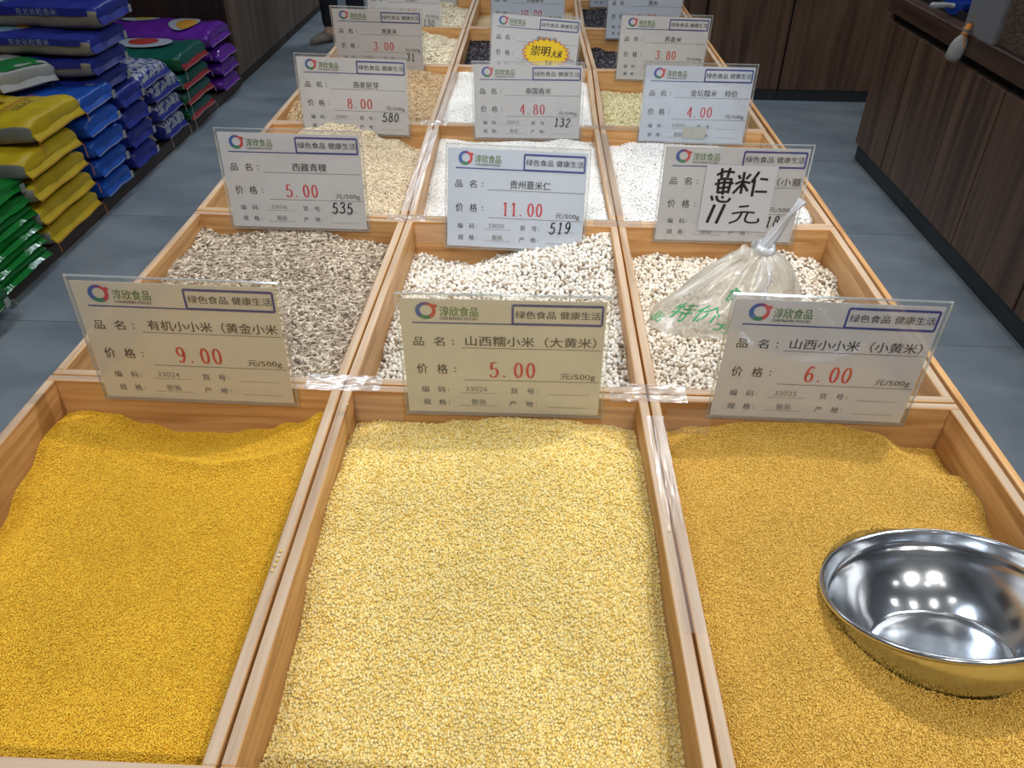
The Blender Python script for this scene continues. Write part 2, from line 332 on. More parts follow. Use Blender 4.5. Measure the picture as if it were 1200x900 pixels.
GR = {
 'deep': dict(d=(.0017, .0017, .0016), m=[(0, (.66, .36, .016)), (.5, (.81, .49, .026)), (1, (.88, .61, .06))]),
 'pale': dict(d=(.0027, .0027, .0025), m=[(0, (.78, .54, .12)), (.35, (.88, .68, .22)), (.8, (.93, .78, .36)), (1, (.93, .81, .44))]),
 'gold': dict(d=(.0018, .0018, .0017), m=[(0, (.60, .35, .050)), (.5, (.75, .47, .080)), (1, (.86, .61, .16))]),
 'barley': dict(d=(.0086, .0036, .0030), m=[(0, (.12, .085, .06)), (.25, (.29, .225, .165)), (.7, (.47, .395, .30)), (1, (.70, .62, .50))]),
 'tears': dict(d=(.0063, .0054, .0049), m=[(0, (.26, .18, .11)), (.10, (.44, .36, .27)), (.25, (.70, .65, .57)), (.6, (.80, .77, .70)), (1, (.90, .88, .84))]),
 'tears_small': dict(d=(.0062, .0056, .0050), m=[(0, (.20, .13, .07)), (.14, (.42, .33, .23)), (.3, (.66, .59, .48)), (.6, (.78, .72, .62)), (1, (.88, .84, .77))]),
 'oat': dict(d=(.0068, .0028, .0025), m=[(0, (.46, .34, .19)), (.4, (.68, .56, .38)), (1, (.83, .74, .57))]),
 'oat_tan': dict(d=(.0075, .0030, .0027), m=[(0, (.30, .18, .08)), (.4, (.52, .36, .19)), (1, (.70, .54, .34))]),
 'rice': dict(d=(.0040, .0026, .0023), m=[(0, (.80, .80, .78)), (1, (.94, .94, .92))]),
 'rice_round': dict(d=(.0050, .0036, .0032), m=[(0, (.76, .76, .75)), (1, (.93, .93, .92))]),
 'buckwheat': dict(d=(.0052, .0046, .0042), m=[(0, (.36, .29, .12)), (.4, (.60, .54, .30)), (1, (.78, .73, .50))]),
 'flake': dict(d=(.0120, .0085, .0016), m=[(0, (.52, .42, .25)), (.4, (.74, .65, .46)), (1, (.88, .82, .67))]),
 'black': dict(d=(.0080, .0033, .0030), m=[(0, (.005, .004, .008)), (.8, (.014, .011, .019)), (1, (.22, .20, .22))]),  # palest stop paints glints onto a few black grains
 'beige': dict(d=(.0036, .0032, .0028), m=[(0, (.52, .38, .20)), (1, (.74, .60, .38))]),
 'bean': dict(d=(.0075, .0060, .0052), m=[(0, (.10, .055, .025)), (.6, (.22, .13, .06)), (1, (.42, .28, .14))]),
}
for k, g in GR.items():
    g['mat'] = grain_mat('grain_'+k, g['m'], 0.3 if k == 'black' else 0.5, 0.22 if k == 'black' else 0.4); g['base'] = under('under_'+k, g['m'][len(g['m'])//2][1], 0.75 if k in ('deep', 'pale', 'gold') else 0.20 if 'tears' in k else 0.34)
def scatter_group(k):
    g = GR[k]; ng = bpy.data.node_groups.new('scatter_'+k, 'GeometryNodeTree')
    ng.interface.new_socket('Geometry', in_out='INPUT', socket_type='NodeSocketGeometry'); ng.interface.new_socket('Geometry', in_out='OUTPUT', socket_type='NodeSocketGeometry')
    nd = ng.nodes; gi = nd.new('NodeGroupInput'); go = nd.new('NodeGroupOutput')
    ico = nd.new('GeometryNodeMeshIcoSphere'); ico.inputs['Radius'].default_value = 0.5; ico.inputs['Subdivisions'].default_value = 2 if g['d'][0] > 0.0045 else 1
    tr = nd.new('GeometryNodeTransform'); tr.inputs['Scale'].default_value = g['d']
    sm = nd.new('GeometryNodeSetShadeSmooth'); ma = nd.new('GeometryNodeSetMaterial'); ma.inputs['Material'].default_value = g['mat']
    ip = nd.new('GeometryNodeInstanceOnPoints')
    rv = nd.new('FunctionNodeRandomValue'); rv.data_type = 'FLOAT_VECTOR'
    tilt = 0.45 if k == 'flake' else 0.34 if g['d'][0] > 1.5*g['d'][1] else 3.14
    rv.inputs[0].default_value = (-tilt, -tilt, -3.14); rv.inputs[1].default_value = (tilt, tilt, 3.14)
    rs = nd.new('FunctionNodeRandomValue'); rs.data_type = 'FLOAT'; rs.inputs[2].default_value = 0.85; rs.inputs[3].default_value = 1.14
    jn = nd.new('GeometryNodeJoinGeometry'); lk = ng.links.new
    lk(ico.outputs[0], tr.inputs['Geometry']); lk(tr.outputs[0], sm.inputs['Geometry']); lk(sm.outputs[0], ma.inputs['Geometry']); lk(ma.outputs[0], ip.inputs['Instance'])
    lk(gi.outputs[0], ip.inputs['Points']); lk(rv.outputs[0], ip.inputs['Rotation']); lk(rs.outputs[1], ip.inputs['Scale'])
    lk(gi.outputs[0], jn.inputs[0]); lk(ip.outputs[0], jn.inputs[0]); lk(jn.outputs[0], go.inputs[0])
    return ng
for k in GR: GR[k]['ng'] = scatter_group(k)

BOWL_C = np.array([0.365, 0.476, RZ-0.0115]); BOWL_N = np.array([-0.156, 0.307, 1.0]); BOWL_N /= np.linalg.norm(BOWL_N)
BOWL_OUT = [(0.100, 0.0), (0.0965, -0.010), (0.093, -0.022), (0.084, -0.042), (0.072, -0.058), (0.058, -0.068), (0.0, -0.069)]
def bowl_dip(X, Y, Z):
    """push the heap down where the bowl sits in it"""
    out = Z.copy()
    d0 = np.stack([X-BOWL_C[0], Y-BOWL_C[1], Z-BOWL_C[2]], -1)
    for it in range(12):
        h = d0 @ BOWL_N; r = np.sqrt(np.maximum((d0**2).sum(-1)-h*h, 0))
        prof = np.interp(r, [p[0] for p in BOWL_OUT[::-1]], [p[1] for p in BOWL_OUT[::-1]], right=9.0)
        pen = np.where(r < 0.1, h-(prof-0.0015), -1); mv = np.maximum(pen, 0)
        out -= mv; d0[..., 2] -= mv
    return out
def heap(i, j, kind, ctrl, name, label, words, dens=1.0, amp=0.0007, extra=None, dip=None, flat=None):
    """ctrl: (x, y, z below rim) points the surface passes through"""
    n, t = tray(i, j, words)
    C = np.array(ctrl, float)
    def hz(X, Y):
        d2 = (X[..., None]-C[:, 0])**2+(Y[..., None]-C[:, 1])**2+2e-5
        w = 1/d2**1.35; z = (w*C[:, 2]).sum(-1)/w.sum(-1)
        ph = i*3.1+j*1.7
        z = z+amp*(np.sin(X*41+ph)*np.cos(Y*33+ph*2)+0.5*np.sin(X*88+Y*71+ph)+0.35*np.sin(X*150-Y*125+ph*3))
        if extra is not None: z = z+extra(X, Y)
        z = RZ+np.minimum(z, 0.02)
        if dip is not None: z = dip(X, Y, z)
        return np.maximum(z, RZ-DEP+0.012)
    a, b_ = 46, 60
    U, V = np.meshgrid(np.linspace(0, 1, a), np.linspace(0, 1, b_), indexing='ij')
    def P(U, V):
        c_ = [np.array(p) for p in n]
        q = (c_[0][None]*((1-U)*(1-V)).reshape(-1, 1)+c_[1][None]*(U*(1-V)).reshape(-1, 1)+c_[2][None]*(U*V).reshape(-1, 1)+c_[3][None]*((1-U)*V).reshape(-1, 1))
        return q[:, 0].reshape(U.shape), q[:, 1].reshape(U.shape)
    X, Y = P(U, V); Z = hz(X, Y)-0.3*GR[kind]['d'][2]
    vs = np.stack([X, Y, Z], -1).reshape(-1, 3)
    fs = [(p*b_+q, (p+1)*b_+q, (p+1)*b_+q+1, p*b_+q+1) for p in range(a-1) for q in range(b_-1)]
    # grains: jittered hexagonal layer plus a sparse second one
    d = GR[kind]['d']; long_ = d[0] > 1.5*d[1]; sp = math.sqrt(d[0]*d[1])*(0.74 if long_ else 0.94 if 'tears' in kind else 0.86)/math.sqrt(dens)
    w_ = (n[1]-n[0]).length; l_ = (n[3]-n[0]).length
    nu, nv = int(w_/sp), int(l_/(sp*0.87))
    gu, gv = np.meshgrid(np.arange(nu), np.arange(nv), indexing='ij')
    gu = (gu+0.5*(gv % 2)+0.25+rng.uniform(-.32, .32, gu.shape))/nu; gv = (gv+0.5+rng.uniform(-.32, .32, gv.shape))/nv
    m_u, m_v = 0.42*d[1]/w_, 0.42*d[1]/l_
    gu = np.clip(gu, m_u, 1-m_u); gv = np.clip(gv, m_v, 1-m_v)
    GXp, GYp = P(gu, gv); GZ = hz(GXp, GYp)+rng.uniform(-.5, .5, gu.shape)*d[2]*(1.1 if long_ else 1)
    if dip is not None:
        pass
    pts = np.stack([GXp, GYp, GZ], -1).reshape(-1, 3)
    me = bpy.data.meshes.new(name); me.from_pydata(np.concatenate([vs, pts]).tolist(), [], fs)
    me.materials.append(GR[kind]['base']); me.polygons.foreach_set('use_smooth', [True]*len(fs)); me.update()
    o = bpy.data.objects.new(name, me); COL.objects.link(o)
    md = o.modifiers.new('scatter', 'NODES'); md.node_group = GR[kind]['ng']
    tag(o, label, 'grain', kind='stuff')
    return hz
def bk(j, pts): return [(x, GY[j]-0.012, z) for x, z in pts]
def sd(x, pts): return [(x, y, z) for y, z in pts]
X0, X1L, X1R, X2L, X2R, X3 = -0.525, -0.212, -0.188, 0.128, 0.152, 0.468
def ridge(y0, h, w, cx=None, cw=1):
    return lambda X, Y: h*np.exp(-((Y-(y0(X) if callable(y0) else y0))/w)**2)*(1 if cx is None else np.exp(-((X-cx)/cw)**2))

A1X, A1Y = [-0.527, -0.497, -0.436, -0.383, -0.333, -0.28, -0.228], [0.702, 0.692, 0.672, 0.657, 0.648, 0.655, 0.674]
A2X, A2Y = [-0.171, -0.106, -0.022, 0.025, 0.072, 0.116], [0.684, 0.685, 0.698, 0.696, 0.686, 0.664]
A3X, A3Y = [0.189, 0.3, 0.363, 0.414, 0.447], [0.706, 0.722, 0.719, 0.696, 0.68]
heap(0, 0, 'deep', bk(1, [(-.531, -.047), (-.5, -.042), (-.471, -.045), (-.436, -.059), (-.398, -.07), (-.349, -.069), (-.298, -.061), (-.266, -.05), (-.222, -.032)])
     + sd(X0, [(.678, -.041), (.624, -.055), (.563, -.072), (.45, -.06), (.3, -.035)]) + sd(X1L, [(.66, -.036), (.55, -.04), (.42, -.040), (.3, -.030)])
     + [(-.37, .62, -.060), (-.37, .5, -.055), (-.40, .38, -.048), (-.32, .30, -.032), (-.45, .30, -.032), (-.28, .56, -.046), (-.46, .6, -.052)],
     'deep_yellow_millet', 'deep yellow fine millet filling the front left tray', 'deep yellow millet, front left tray', extra=ridge(lambda X: np.interp(X, A1X, A1Y), .0075, .010, -.36, .16))
heap(1, 0, 'pale', bk(1, [(-.183, -.047), (-.158, -.042), (-.1, -.044), (-.071, -.037), (-.013, -.031), (.044, -.032), (.083, -.037), (.127, -.045)])
     + sd(X1R, [(.672, -.036), (.576, -.030), (.503, -.035), (.424, -.054), (.365, -.060), (.28, -.045)]) + sd(X2L, [(.705, -.039), (.638, -.028), (.543, -.027), (.442, -.042), (.332, -.051)])
     + [(-.03, .6, -.026), (-.03, .5, -.030), (-.03, .38, -.040), (.05, .62, -.024), (.06, .48, -.034), (-.11, .46, -.038), (-.03, .3, -.044)],
     'pale_yellow_millet', 'pale yellow large-grained millet filling the front middle tray', 'pale yellow large millet, front middle tray', extra=ridge(lambda X: np.interp(X, A2X, A2Y), .006, .009, .04, .10))
heap(2, 0, 'gold', bk(1, [(.166, -.044), (.185, -.035), (.249, -.03), (.327, -.028), (.383, -.037), (.443, -.057)])
     + sd(X3, [(.69, -.060), (.635, -.040), (.618, -.038), (.579, -.052), (.45, -.055), (.3, -.05)]) + sd(X2R, [(.65, -.038), (.5, -.035), (.4, -.036), (.3, -.04)])
     + [(.3, .6, -.036), (.24, .5, -.036), (.22, .4, -.038), (.25, .33, -.038), (.38, .62, -.040), (.35, .32, -.044)],
     'golden_millet', 'golden brown millet with a steel bowl on it, front right tray', 'golden millet and a steel bowl, front right tray', dip=bowl_dip, extra=ridge(lambda X: np.interp(X, A3X, A3Y), .006, .010, .33, .12))
heap(0, 1, 'barley', bk(2, [(-.526, -.019), (-.517, -.028), (-.491, -.036), (-.377, -.024), (-.332, -.023), (-.279, -.036), (-.219, -.042)])
     + sd(X0, [(1.11, -.032), (1.055, -.025), (1.008, -.030), (.93, -.055), (.85, -.07), (.76, -.075)]) + sd(X1L, [(1.05, -.03), (.9, -.03), (.78, -.032)])
     + [(-.37, 1.05, -.018), (-.34, .92, -.022), (-.30, .80, -.030), (-.44, .95, -.03), (-.42, .8, -.05)],
     'highland_barley', 'grey-brown barley grains filling the left tray of the second row', 'grey-brown barley, second row left')
heap(1, 1, 'tears', bk(2, [(-.184, -.056), (-.157, -.057), (-.13, -.07), (-.088, -.074), (-.065, -.063), (-.044, -.052), (.001, -.040), (.048, -.028), (.09, -.02), (.114, -.012), (.127, -.010)])
     + sd(X1R, [(1.05, -.055), (.95, -.053), (.854, -.062), (.77, -.07)]) + sd(X2L, [(1.12, -.012), (1.05, -.022), (.884, -.029), (.795, -.033)])
     + [(-.05, 1.02, -.03), (-.03, .9, -.028), (-.03, .78, -.034), (.05, 1.08, -.016), (-.12, 1.06, -.05), (.02, 1.14, -.034)],
     'coix_seed', 'white coix seeds piled in the middle tray of the second row', 'white coix seeds, second row middle')
hz_b3 = heap(2, 1, 'tears_small', bk(2, [(.167, -.054), (.198, -.047), (.249, -.054), (.307, -.053), (.399, -.038), (.442, -.049), (.472, -.063)])
     + sd(X3, [(1.108, -.046), (1.086, -.063), (1.0, -.07), (.9, -.075), (.78, -.08)]) + sd(X2R, [(1.05, -.045), (.9, -.045), (.78, -.045)])
     + [(.25, 1.05, -.045), (.38, 1.12, -.038), (.42, 1.05, -.045), (.25, .9, -.048), (.22, .78, -.045), (.36, .9, -.05), (.36, .78, -.062)],
     'small_coix_seed', 'cream coix seeds under the knotted plastic bag, second row right tray', 'cream coix seeds and a knotted bag, second row right')
heap(0, 2, 'oat', bk(3, [(-.5, -.03), (-.44, -.006), (-.408, .004), (-.368, .003), (-.335, -.010), (-.292, -.030), (-.233, -.05)])
     + sd(X0, [(1.55, -.05), (1.4, -.06), (1.25, -.07)]) + sd(X1L, [(1.5, -.03), (1.35, -.03), (1.22, -.03)]) + [(-.40, 1.56, .004), (-.34, 1.45, -.016), (-.32, 1.3, -.026)],
     'oat_germ', 'pale oat grains heaped in the left tray of the third row', 'pale oat grains, third row left')
heap(1, 2, 'rice', bk(3, [(-.184, -.029), (-.1, -.033), (.012, -.029), (.064, -.022), (.125, -.029)]) + sd(X1R, [(1.5, -.035), (1.343, -.045), (1.26, -.05), (1.21, -.06)]) + sd(X2L, [(1.55, -.018), (1.4, -.014), (1.3, -.01), (1.202, -.008)])
     + [(-.03, 1.4, -.022), (-.03, 1.25, -.026)], 'fragrant_rice', 'fine white rice in the middle tray of the third row', 'fine white rice, third row middle', amp=.0008)
heap(2, 2, 'rice_round', bk(3, [(.169, -.036), (.206, -.027), (.249, -.026), (.36, -.03), (.45, -.05)]) + sd(X3, [(1.5, -.07), (1.34, -.026), (1.293, -.018), (1.22, -.03)]) + sd(X2R, [(1.5, -.028), (1.3, -.024), (1.21, -.026)])
     + [(.3, 1.4, -.022), (.3, 1.25, -.02)], 'round_rice', 'round white glutinous rice in the right tray of the third row', 'round white rice, third row right', amp=.0008)
heap(0, 3, 'oat_tan', bk(4, [(-.5, -.03), (-.326, -.01), (-.277, -.013), (-.22, -.022)]) + sd(X0, [(2.0, -.04), (1.846, -.02), (1.798, -.012), (1.66, -.035)]) + sd(X1L, [(1.95, -.025), (1.8, -.026), (1.66, -.028)]) + [(-.35, 1.85, -.018), (-.3, 1.7, -.024)],
     'hulled_oats', 'tan brown oat grains in the left tray of the fourth row', 'tan oats, fourth row left')
heap(1, 3, 'rice', bk(4, [(-.16, -.013), (0, -.02), (.12, -.03)]) + sd(X1R, [(2.039, -.021), (1.82, -.012), (1.7, -.02)]) + sd(X2L, [(1.95, -.02), (1.8, -.012), (1.7, -.01)]) + [(-.03, 1.85, -.008)],
     'white_rice', 'white long rice in the middle tray of the fourth row', 'white rice, fourth row middle', amp=.0008)
heap(2, 3, 'buckwheat', bk(4, [(.17, -.051), (.226, -.054), (.279, -.055), (.42, -.055)]) + sd(X2R, [(1.9, -.04), (1.7, -.035)]) + sd(X3, [(1.9, -.06), (1.7, -.06)]) + [(.3, 1.85, -.04), (.24, 1.7, -.03)],
     'buckwheat', 'greenish beige buckwheat in the right tray of the fourth row', 'greenish buckwheat, fourth row right')
heap(0, 4, 'flake', bk(5, [(-.5, -.03), (-.338, -.012), (-.288, -.021), (-.23, -.034)]) + sd(X0, [(2.3, -.04)]) + sd(X1L, [(2.4, -.024), (2.2, -.026)]) + [(-.32, 2.35, -.01)],
     'oat_flake', 'pale rolled flakes in the left tray of the fifth row', 'pale flakes, fifth row left')
heap(1, 4, 'black', bk(5, [(-.175, -.036), (.0, -.045), (.12, -.068)]) + sd(X1R, [(2.4, -.04), (2.2, -.045)]) + sd(X2L, [(2.3, -.05), (2.15, -.045)]) + [(-.03, 2.3, -.035)],
     'purple_black_rice', 'purple-black rice in the middle tray of the fifth row', 'purple-black rice, fifth row middle')
heap(2, 4, 'black', bk(5, [(.171, -.052), (.238, -.063), (.42, -.06)]) + sd(X2R, [(2.4, -.045), (2.2, -.04)]) + sd(X3, [(2.3, -.06)]) + [(.28, 2.3, -.04)],
     'black_rice', 'black rice in the right tray of the fifth row', 'black rice, fifth row right')
heap(0, 5, 'flake', bk(6, [(-.5, -.02), (-.319, -.014), (-.224, -.036)]) + sd(X1L, [(2.8, -.03)]) + [(-.33, 2.8, -.012), (-.33, 2.62, -.02)],
     'rolled_oats', 'large pale flakes in the left tray of the sixth row', 'large pale flakes, sixth row left')
heap(1, 5, 'beige', bk(6, [(-.161, -.057), (.092, -.041)]) + [(-.03, 2.8, -.036), (-.03, 2.62, -.04), (-.15, 2.7, -.045)],
     'beige_grain', 'fine beige grain in the middle tray of the sixth row', 'fine beige grain, sixth row middle')
heap(2, 5, 'black', bk(6, [(.154, -.03), (.235, -.026), (.42, -.03)]) + [(.28, 2.8, -.022), (.28, 2.62, -.028)],
     'black_glutinous_rice', 'glossy black rice in the right tray of the sixth row', 'black rice, sixth row right')
heap(0, 6, 'oat', [(-.37, 3.2, -.02), (-.37, 3.4, -.03)], 'pale_oats', 'pale grain in the left tray of the farthest row', 'pale grain, farthest row left')
heap(1, 6, 'rice_round', [(-.03, 3.2, -.02), (-.03, 3.4, -.03)], 'pearl_rice', 'white rice in the middle tray of the farthest row', 'white rice, farthest row middle')
heap(2, 6, 'rice_round', [(.3, 3.2, -.02), (.3, 3.4, -.03)], 'short_rice', 'white rice in the right tray of the farthest row', 'white rice, farthest row right')

# ------------------------------------------------------------------ writing
_tc = {}
def glyphs(text):
    if text not in _tc:
        cu_ = bpy.data.curves.new('txt', 'FONT'); cu_.body = text; cu_.align_x = 'CENTER'; cu_.resolution_u = 2
        o = bpy.data.objects.new('txt', cu_); COL.objects.link(o)
        dg = bpy.context.evaluated_depsgraph_get(); me = bpy.data.meshes.new_from_object(o.evaluated_get(dg))
        v = [(a.co.x, a.co.y) for a in me.vertices]; f = [tuple(p.vertices) for p in me.polygons]
        bpy.data.objects.remove(o); bpy.data.curves.remove(cu_); bpy.data.meshes.remove(me)
        if v:
            A = np.array(v); v = (A-np.array([(A[:, 0].min()+A[:, 0].max())/2, 0.37])).tolist()
        _tc[text] = (v, f)
    return _tc[text]
MM = 0.001
def write(mb, text, x, y, h, w=None, mi=0, off=-0.0007, slant=0.0, bold=0.13):
    """text centred at x,y (mm on the card); h glyph height, w total width in mm"""
    v, f = glyphs(text)
    if not v: return
    A = np.array(v); W0 = A[:, 0].max()-A[:, 0].min(); H0 = A[:, 1].max()-A[:, 1].min()
    sy = h/0.92 if any(ord(ch) > 0x2000 for ch in text) else h/0.73
    sx = w/W0 if w else sy
    for dx in ([0] if not bold else [-bold, bold]):
        mb.add([((x+a*sx+slant*b_*sy+dx)*MM, off-(0.00002 if dx > 0 else 0), (y+b_*sy)*MM) for a, b_ in v], f, mi)
def catmull(P, n=6, closed=False):
    P = [np.array(p, float) for p in P]
    if closed: Q = [P[-1]]+P+[P[0], P[1]]
    else: Q = [2*P[0]-P[1]]+P+[2*P[-1]-P[-2]]
    out = []
    for k in range(1, len(Q)-2):
        a, b_, c_, d_ = Q[k-1:k+3]
        for t in np.linspace(0, 1, n, endpoint=False):
            out.append(0.5*((2*b_)+(-a+c_)*t+(2*a-5*b_+4*c_-d_)*t*t+(-a+3*b_-3*c_+d_)*t**3))
    out.append(Q[-2]); return out
def stroke(mb, P, wx, wy, off, mi=0):
    """a pen with horizontal width wx and vertical width wy (mm)"""
    n = len(P); vs = []
    for k in range(n):
        t = P[min(k+1, n-1)]-P[max(k-1, 0)]; t = t/(np.linalg.norm(t)+1e-9); nn = np.array([-t[1], t[0]])
        w = 0.5*math.hypot(wx*nn[0], wy*nn[1]); a = P[k]+nn*w; b_ = P[k]-nn*w
        vs += [(a[0]*MM, off, a[1]*MM), (b_[0]*MM, off, b_[1]*MM)]
    mb.add(vs, [(2*k, 2*k+1, 2*k+3, 2*k+2) for k in range(n-1)], mi)
def ell(cx, cy, rx, ry): return [(cx+rx*math.sin(a), cy+ry*math.cos(a)) for a in np.linspace(0, 2*math.pi, 17)[:-1]]
SIX = [(.41, .88), (.30, .98), (.16, .86), (.07, .55), (.06, .28), (.14, .06), (.25, .0), (.37, .08), (.43, .28), (.37, .48), (.25, .56), (.12, .46), (.07, .3)]
DIG = {'0': [('c', ell(.25, .5, .19, .48))], '1': [('s', [(.13, .84), (.27, .99)]), ('s', [(.27, .99), (.27, .0)]), ('s', [(.13, .0), (.41, .0)])],
       '2': [('k', [(.07, .78), (.14, .94), (.27, .99), (.41, .88), (.40, .66), (.22, .34), (.06, .02)]), ('s', [(.06, .0), (.45, .0)])],
       '3': [('k', [(.07, .82), (.13, .94), (.25, .99), (.39, .9), (.39, .68), (.2, .55)]), ('k', [(.2, .55), (.41, .44), (.44, .22), (.34, .04), (.2, .0), (.08, .06), (.05, .17)])],
       '4': [('s', [(.34, 1), (.34, 0)]), ('s', [(.34, 1), (.03, .3)]), ('s', [(.03, .28), (.48, .28)]), ('s', [(.24, 0), (.44, 0)])],
       '5': [('s', [(.42, .97), (.12, .97)]), ('s', [(.12, .97), (.09, .52)]), ('k', [(.09, .52), (.22, .6), (.38, .52), (.44, .3), (.36, .08), (.2, .0), (.07, .07), (.05, .16)])],
       '6': [('k', SIX)], '9': [('k', [(.5-a, 1-b_) for a, b_ in SIX])], '8': [('c', ell(.25, .76, .15, .22)), ('c', ell(.25, .27, .19, .27))],
       '.': [('c', [(.10, .05), (.13, .02), (.10, -.01), (.07, .02)])]}
def numerals(mb, s, x, y, h, pitch, wx, wy, off, mi=0, slant=0.0, jit=0.0):
    """serif-like figures centred at x,y"""
    x0 = x-pitch*len(s)/2
    for k, ch in enumerate(s):
        jy = random.uniform(-jit, jit)
        for kind, P in DIG[ch]:
            Q = [(x0+k*pitch+(a-.25)*h*0.95+pitch/2+slant*b_*h, y-h/2+b_*h+jy) for a, b_ in P]
            if kind == 's':
                Q = [np.array(Q[0]), (np.array(Q[0])+np.array(Q[1]))/2, np.array(Q[1])]
            elif kind == 'k': Q = catmull(Q)
            else: Q = catmull(Q, 3, True)
            if ch == '.':
                c0 = (x0+k*pitch+pitch*.32, y-h/2+h*.06); r_ = h*.062
                mb.add([((c0[0]+r_*math.cos(a))*MM, off, (c0[1]+r_*math.sin(a))*MM) for a in np.linspace(0, 2*math.pi, 12, endpoint=False)], [tuple(range(12))], mi); continue
            ww = (wx, wy)
            stroke(mb, Q, ww[0], ww[1], off, mi)
def bar(mb, x0, x1, y, th, off=-0.0007, mi=0):
    mb.add([(x0*MM, off, (y-th/2)*MM), (x1*MM, off, (y-th/2)*MM), (x1*MM, off, (y+th/2)*MM), (x0*MM, off, (y+th/2)*MM)], [(0, 1, 2, 3)], mi)

CW, CH = 210, 148
def price_sign(pose, yrow, label, name, price, code, hand=None, paper=paper_grey, name_x=0.0, name_w=None, cover=None, burst=False, minimal=False, topcut=None):
    x, dy, dz, yaw, lean, roll = pose
    yaw, lean, roll = map(math.radians, (yaw, lean, roll))
    cy, sy = math.cos(yaw), math.sin(yaw); X = Vector((cy, sy, 0)); Nn = Vector((-sy, cy, 0))
    U = Vector((0, 0, 1))*math.cos(lean)+Nn*math.sin(lean)
    X2 = X*math.cos(roll)+U*math.sin(roll); U2 = -X*math.sin(roll)+U*math.cos(roll); N2 = U2.cross(X2)*1.0
    R = Matrix((X2, -X2.cross(U2), U2)).transposed()
    root = empty('price_sign', (x, yrow+dy, RZ+dz), label, 'sign', 'price signs standing on the tray walls', R.to_euler())
    MB().box(-.105, .105, -0.0003, 0.0003, 0.0, .148).build('card', paper, root)
    hb = MB().box(-.1075, .1085, -0.0016, -0.0010, -0.002, .1535); hb.box(-.1075, .1085, 0.0008, 0.0016, -0.002, .1535)
    holder = hb.build('holder', acryl, root)
    e = MB()
    for bx in ((-.1075, .1085, -.0018, .0018, .1533, .1543), (-.1075, .1085, -.0018, .0018, -.0034, -.002), (-.1087, -.1075, -.0018, .0018, -.0034, .1545), (.1085, .1097, -.0018, .0018, -.0034, .1545)): e.box(*bx)
    e.build('holder_edge', acryl_edge, holder)
    T = MB()  # letters: slots 0 black, 1 grey, 2 faint, 3 dark grey
    o = lambda u: u-105
    write(T, '品', o(17), 96, 11.5, 11); write(T, '名', o(38.5), 96, 11.5, 11); write(T, '：', o(53), 96, 9, 2)
    write(T, '价', o(18.5), 60, 13, 11.5); write(T, '格', o(40), 60, 13, 11.5); write(T, '：', o(54), 60, 9, 2)
    bar(T, o(61), o(208), 88.5, .55); bar(T, o(63), o(208), 46, .55)
    write(T, name, o(134)+name_x, 97.5, 12.5, name_w)
    write(T, '元/500g', o(185), 53.5, 8.6, 37, bold=.06)
    for tx, ux, uy in (('编', 20, 32), ('码', 38, 32), ('货', 117, 32), ('号', 135, 32), ('规', 21, 14), ('格', 38, 14), ('产', 116, 14), ('地', 134, 14)):
        write(T, tx, o(ux), uy, 8.2, 8, 1)
    for ux, uy in ((45.5, 32), (142.5, 32), (45.5, 14), (141.5, 14)): write(T, '：', o(ux), uy, 6, 1.4, 1)
    bar(T, o(57), o(99), 28, .4, mi=1); bar(T, o(57), o(99), 10, .4, mi=1); bar(T, o(154), o(198), 28, .4, mi=1); bar(T, o(154), o(198), 10, .4, mi=1)
    write(T, code, o(76), 34, 6.6, 24, 2); write(T, '散装', o(78), 15.5, 8, 16, 2)
    write(T, '绿色食品', o(138.5), 131.2, 9.2, 41, 3, bold=.12); write(T, '健康生活', o(184), 131.2, 9.2, 41, 3, bold=.12)
    T.build('lettering', [ink, ink_grey, ink_faint, ink_slog], root)
    # figures of the price
    Pm = MB(); pitch = 13
    numerals(Pm, price, o(115), 60.5, 20, pitch, 2.7, 1.2, -0.00072); Pm.build('price', ink_red, root)
    # framed slogan and rule
    S = MB(); bar(S, o(12), o(116), 119.3, 1.5)
    for a in ((115.2, 206.2, 142.4, 2.8), (115.2, 206.2, 119.8, 2.8)): bar(S, o(a[0]), o(a[1]), a[2], a[3], -0.00075)
    for xx in (115.2, 206.2):
        S.add([((o(xx)-1.2)*MM, -.00075, 119.8*MM), ((o(xx)+1.2)*MM, -.00075, 119.8*MM), ((o(xx)+1.2)*MM, -.00075, 142.4*MM), ((o(xx)-1.2)*MM, -.00075, 142.4*MM)], [(0, 1, 2, 3)])
    S.build('slogan_frame', ink_navy, root)
    # ring emblem in three colours and its lettering
    G = MB(); n = 36
    for k in range(n):
        a0, a1 = 2*math.pi*k/n, 2*math.pi*(k+1)/n; vs = []
        for a in (a0, a1):
            ri = 6.3+0.8*math.sin(a+0.6); ro = 10.6
            for r_ in (ri, ro): vs.append(((o(26.5)+r_*math.cos(a))*MM, -.0007, (134+r_*0.98*math.sin(a))*MM))
        am = math.degrees((a0+a1)/2) % 360
        G.add(vs, [(0, 1, 3, 2)], 1 if (am < 70 or am > 300) else 3 if am < 110 else 0 if am < 230 else 2)
    bx, bz = o(37)*MM, 139.5*MM
    G.add([(bx-.002, -.00075, bz-.004), (bx+.0022, -.00075, bz+.0005), (bx-.001, -.00075, bz+.0028), (bx-.005, -.00075, bz+.001)], [(0, 1, 2, 3)], 1)
    G.build('emblem', [logo_blue, logo_red, logo_green, logo_purple], root)
    K = MB(); write(K, '淳欣食品', o(60.5), 133.5, 11.5, 39, 0, bold=.18); write(K, 'CHUNXIN FOOD', o(60), 125.2, 3.4, 38.5, 1, bold=.1)
    K.build('shop_name', [ink_green, ink], root)
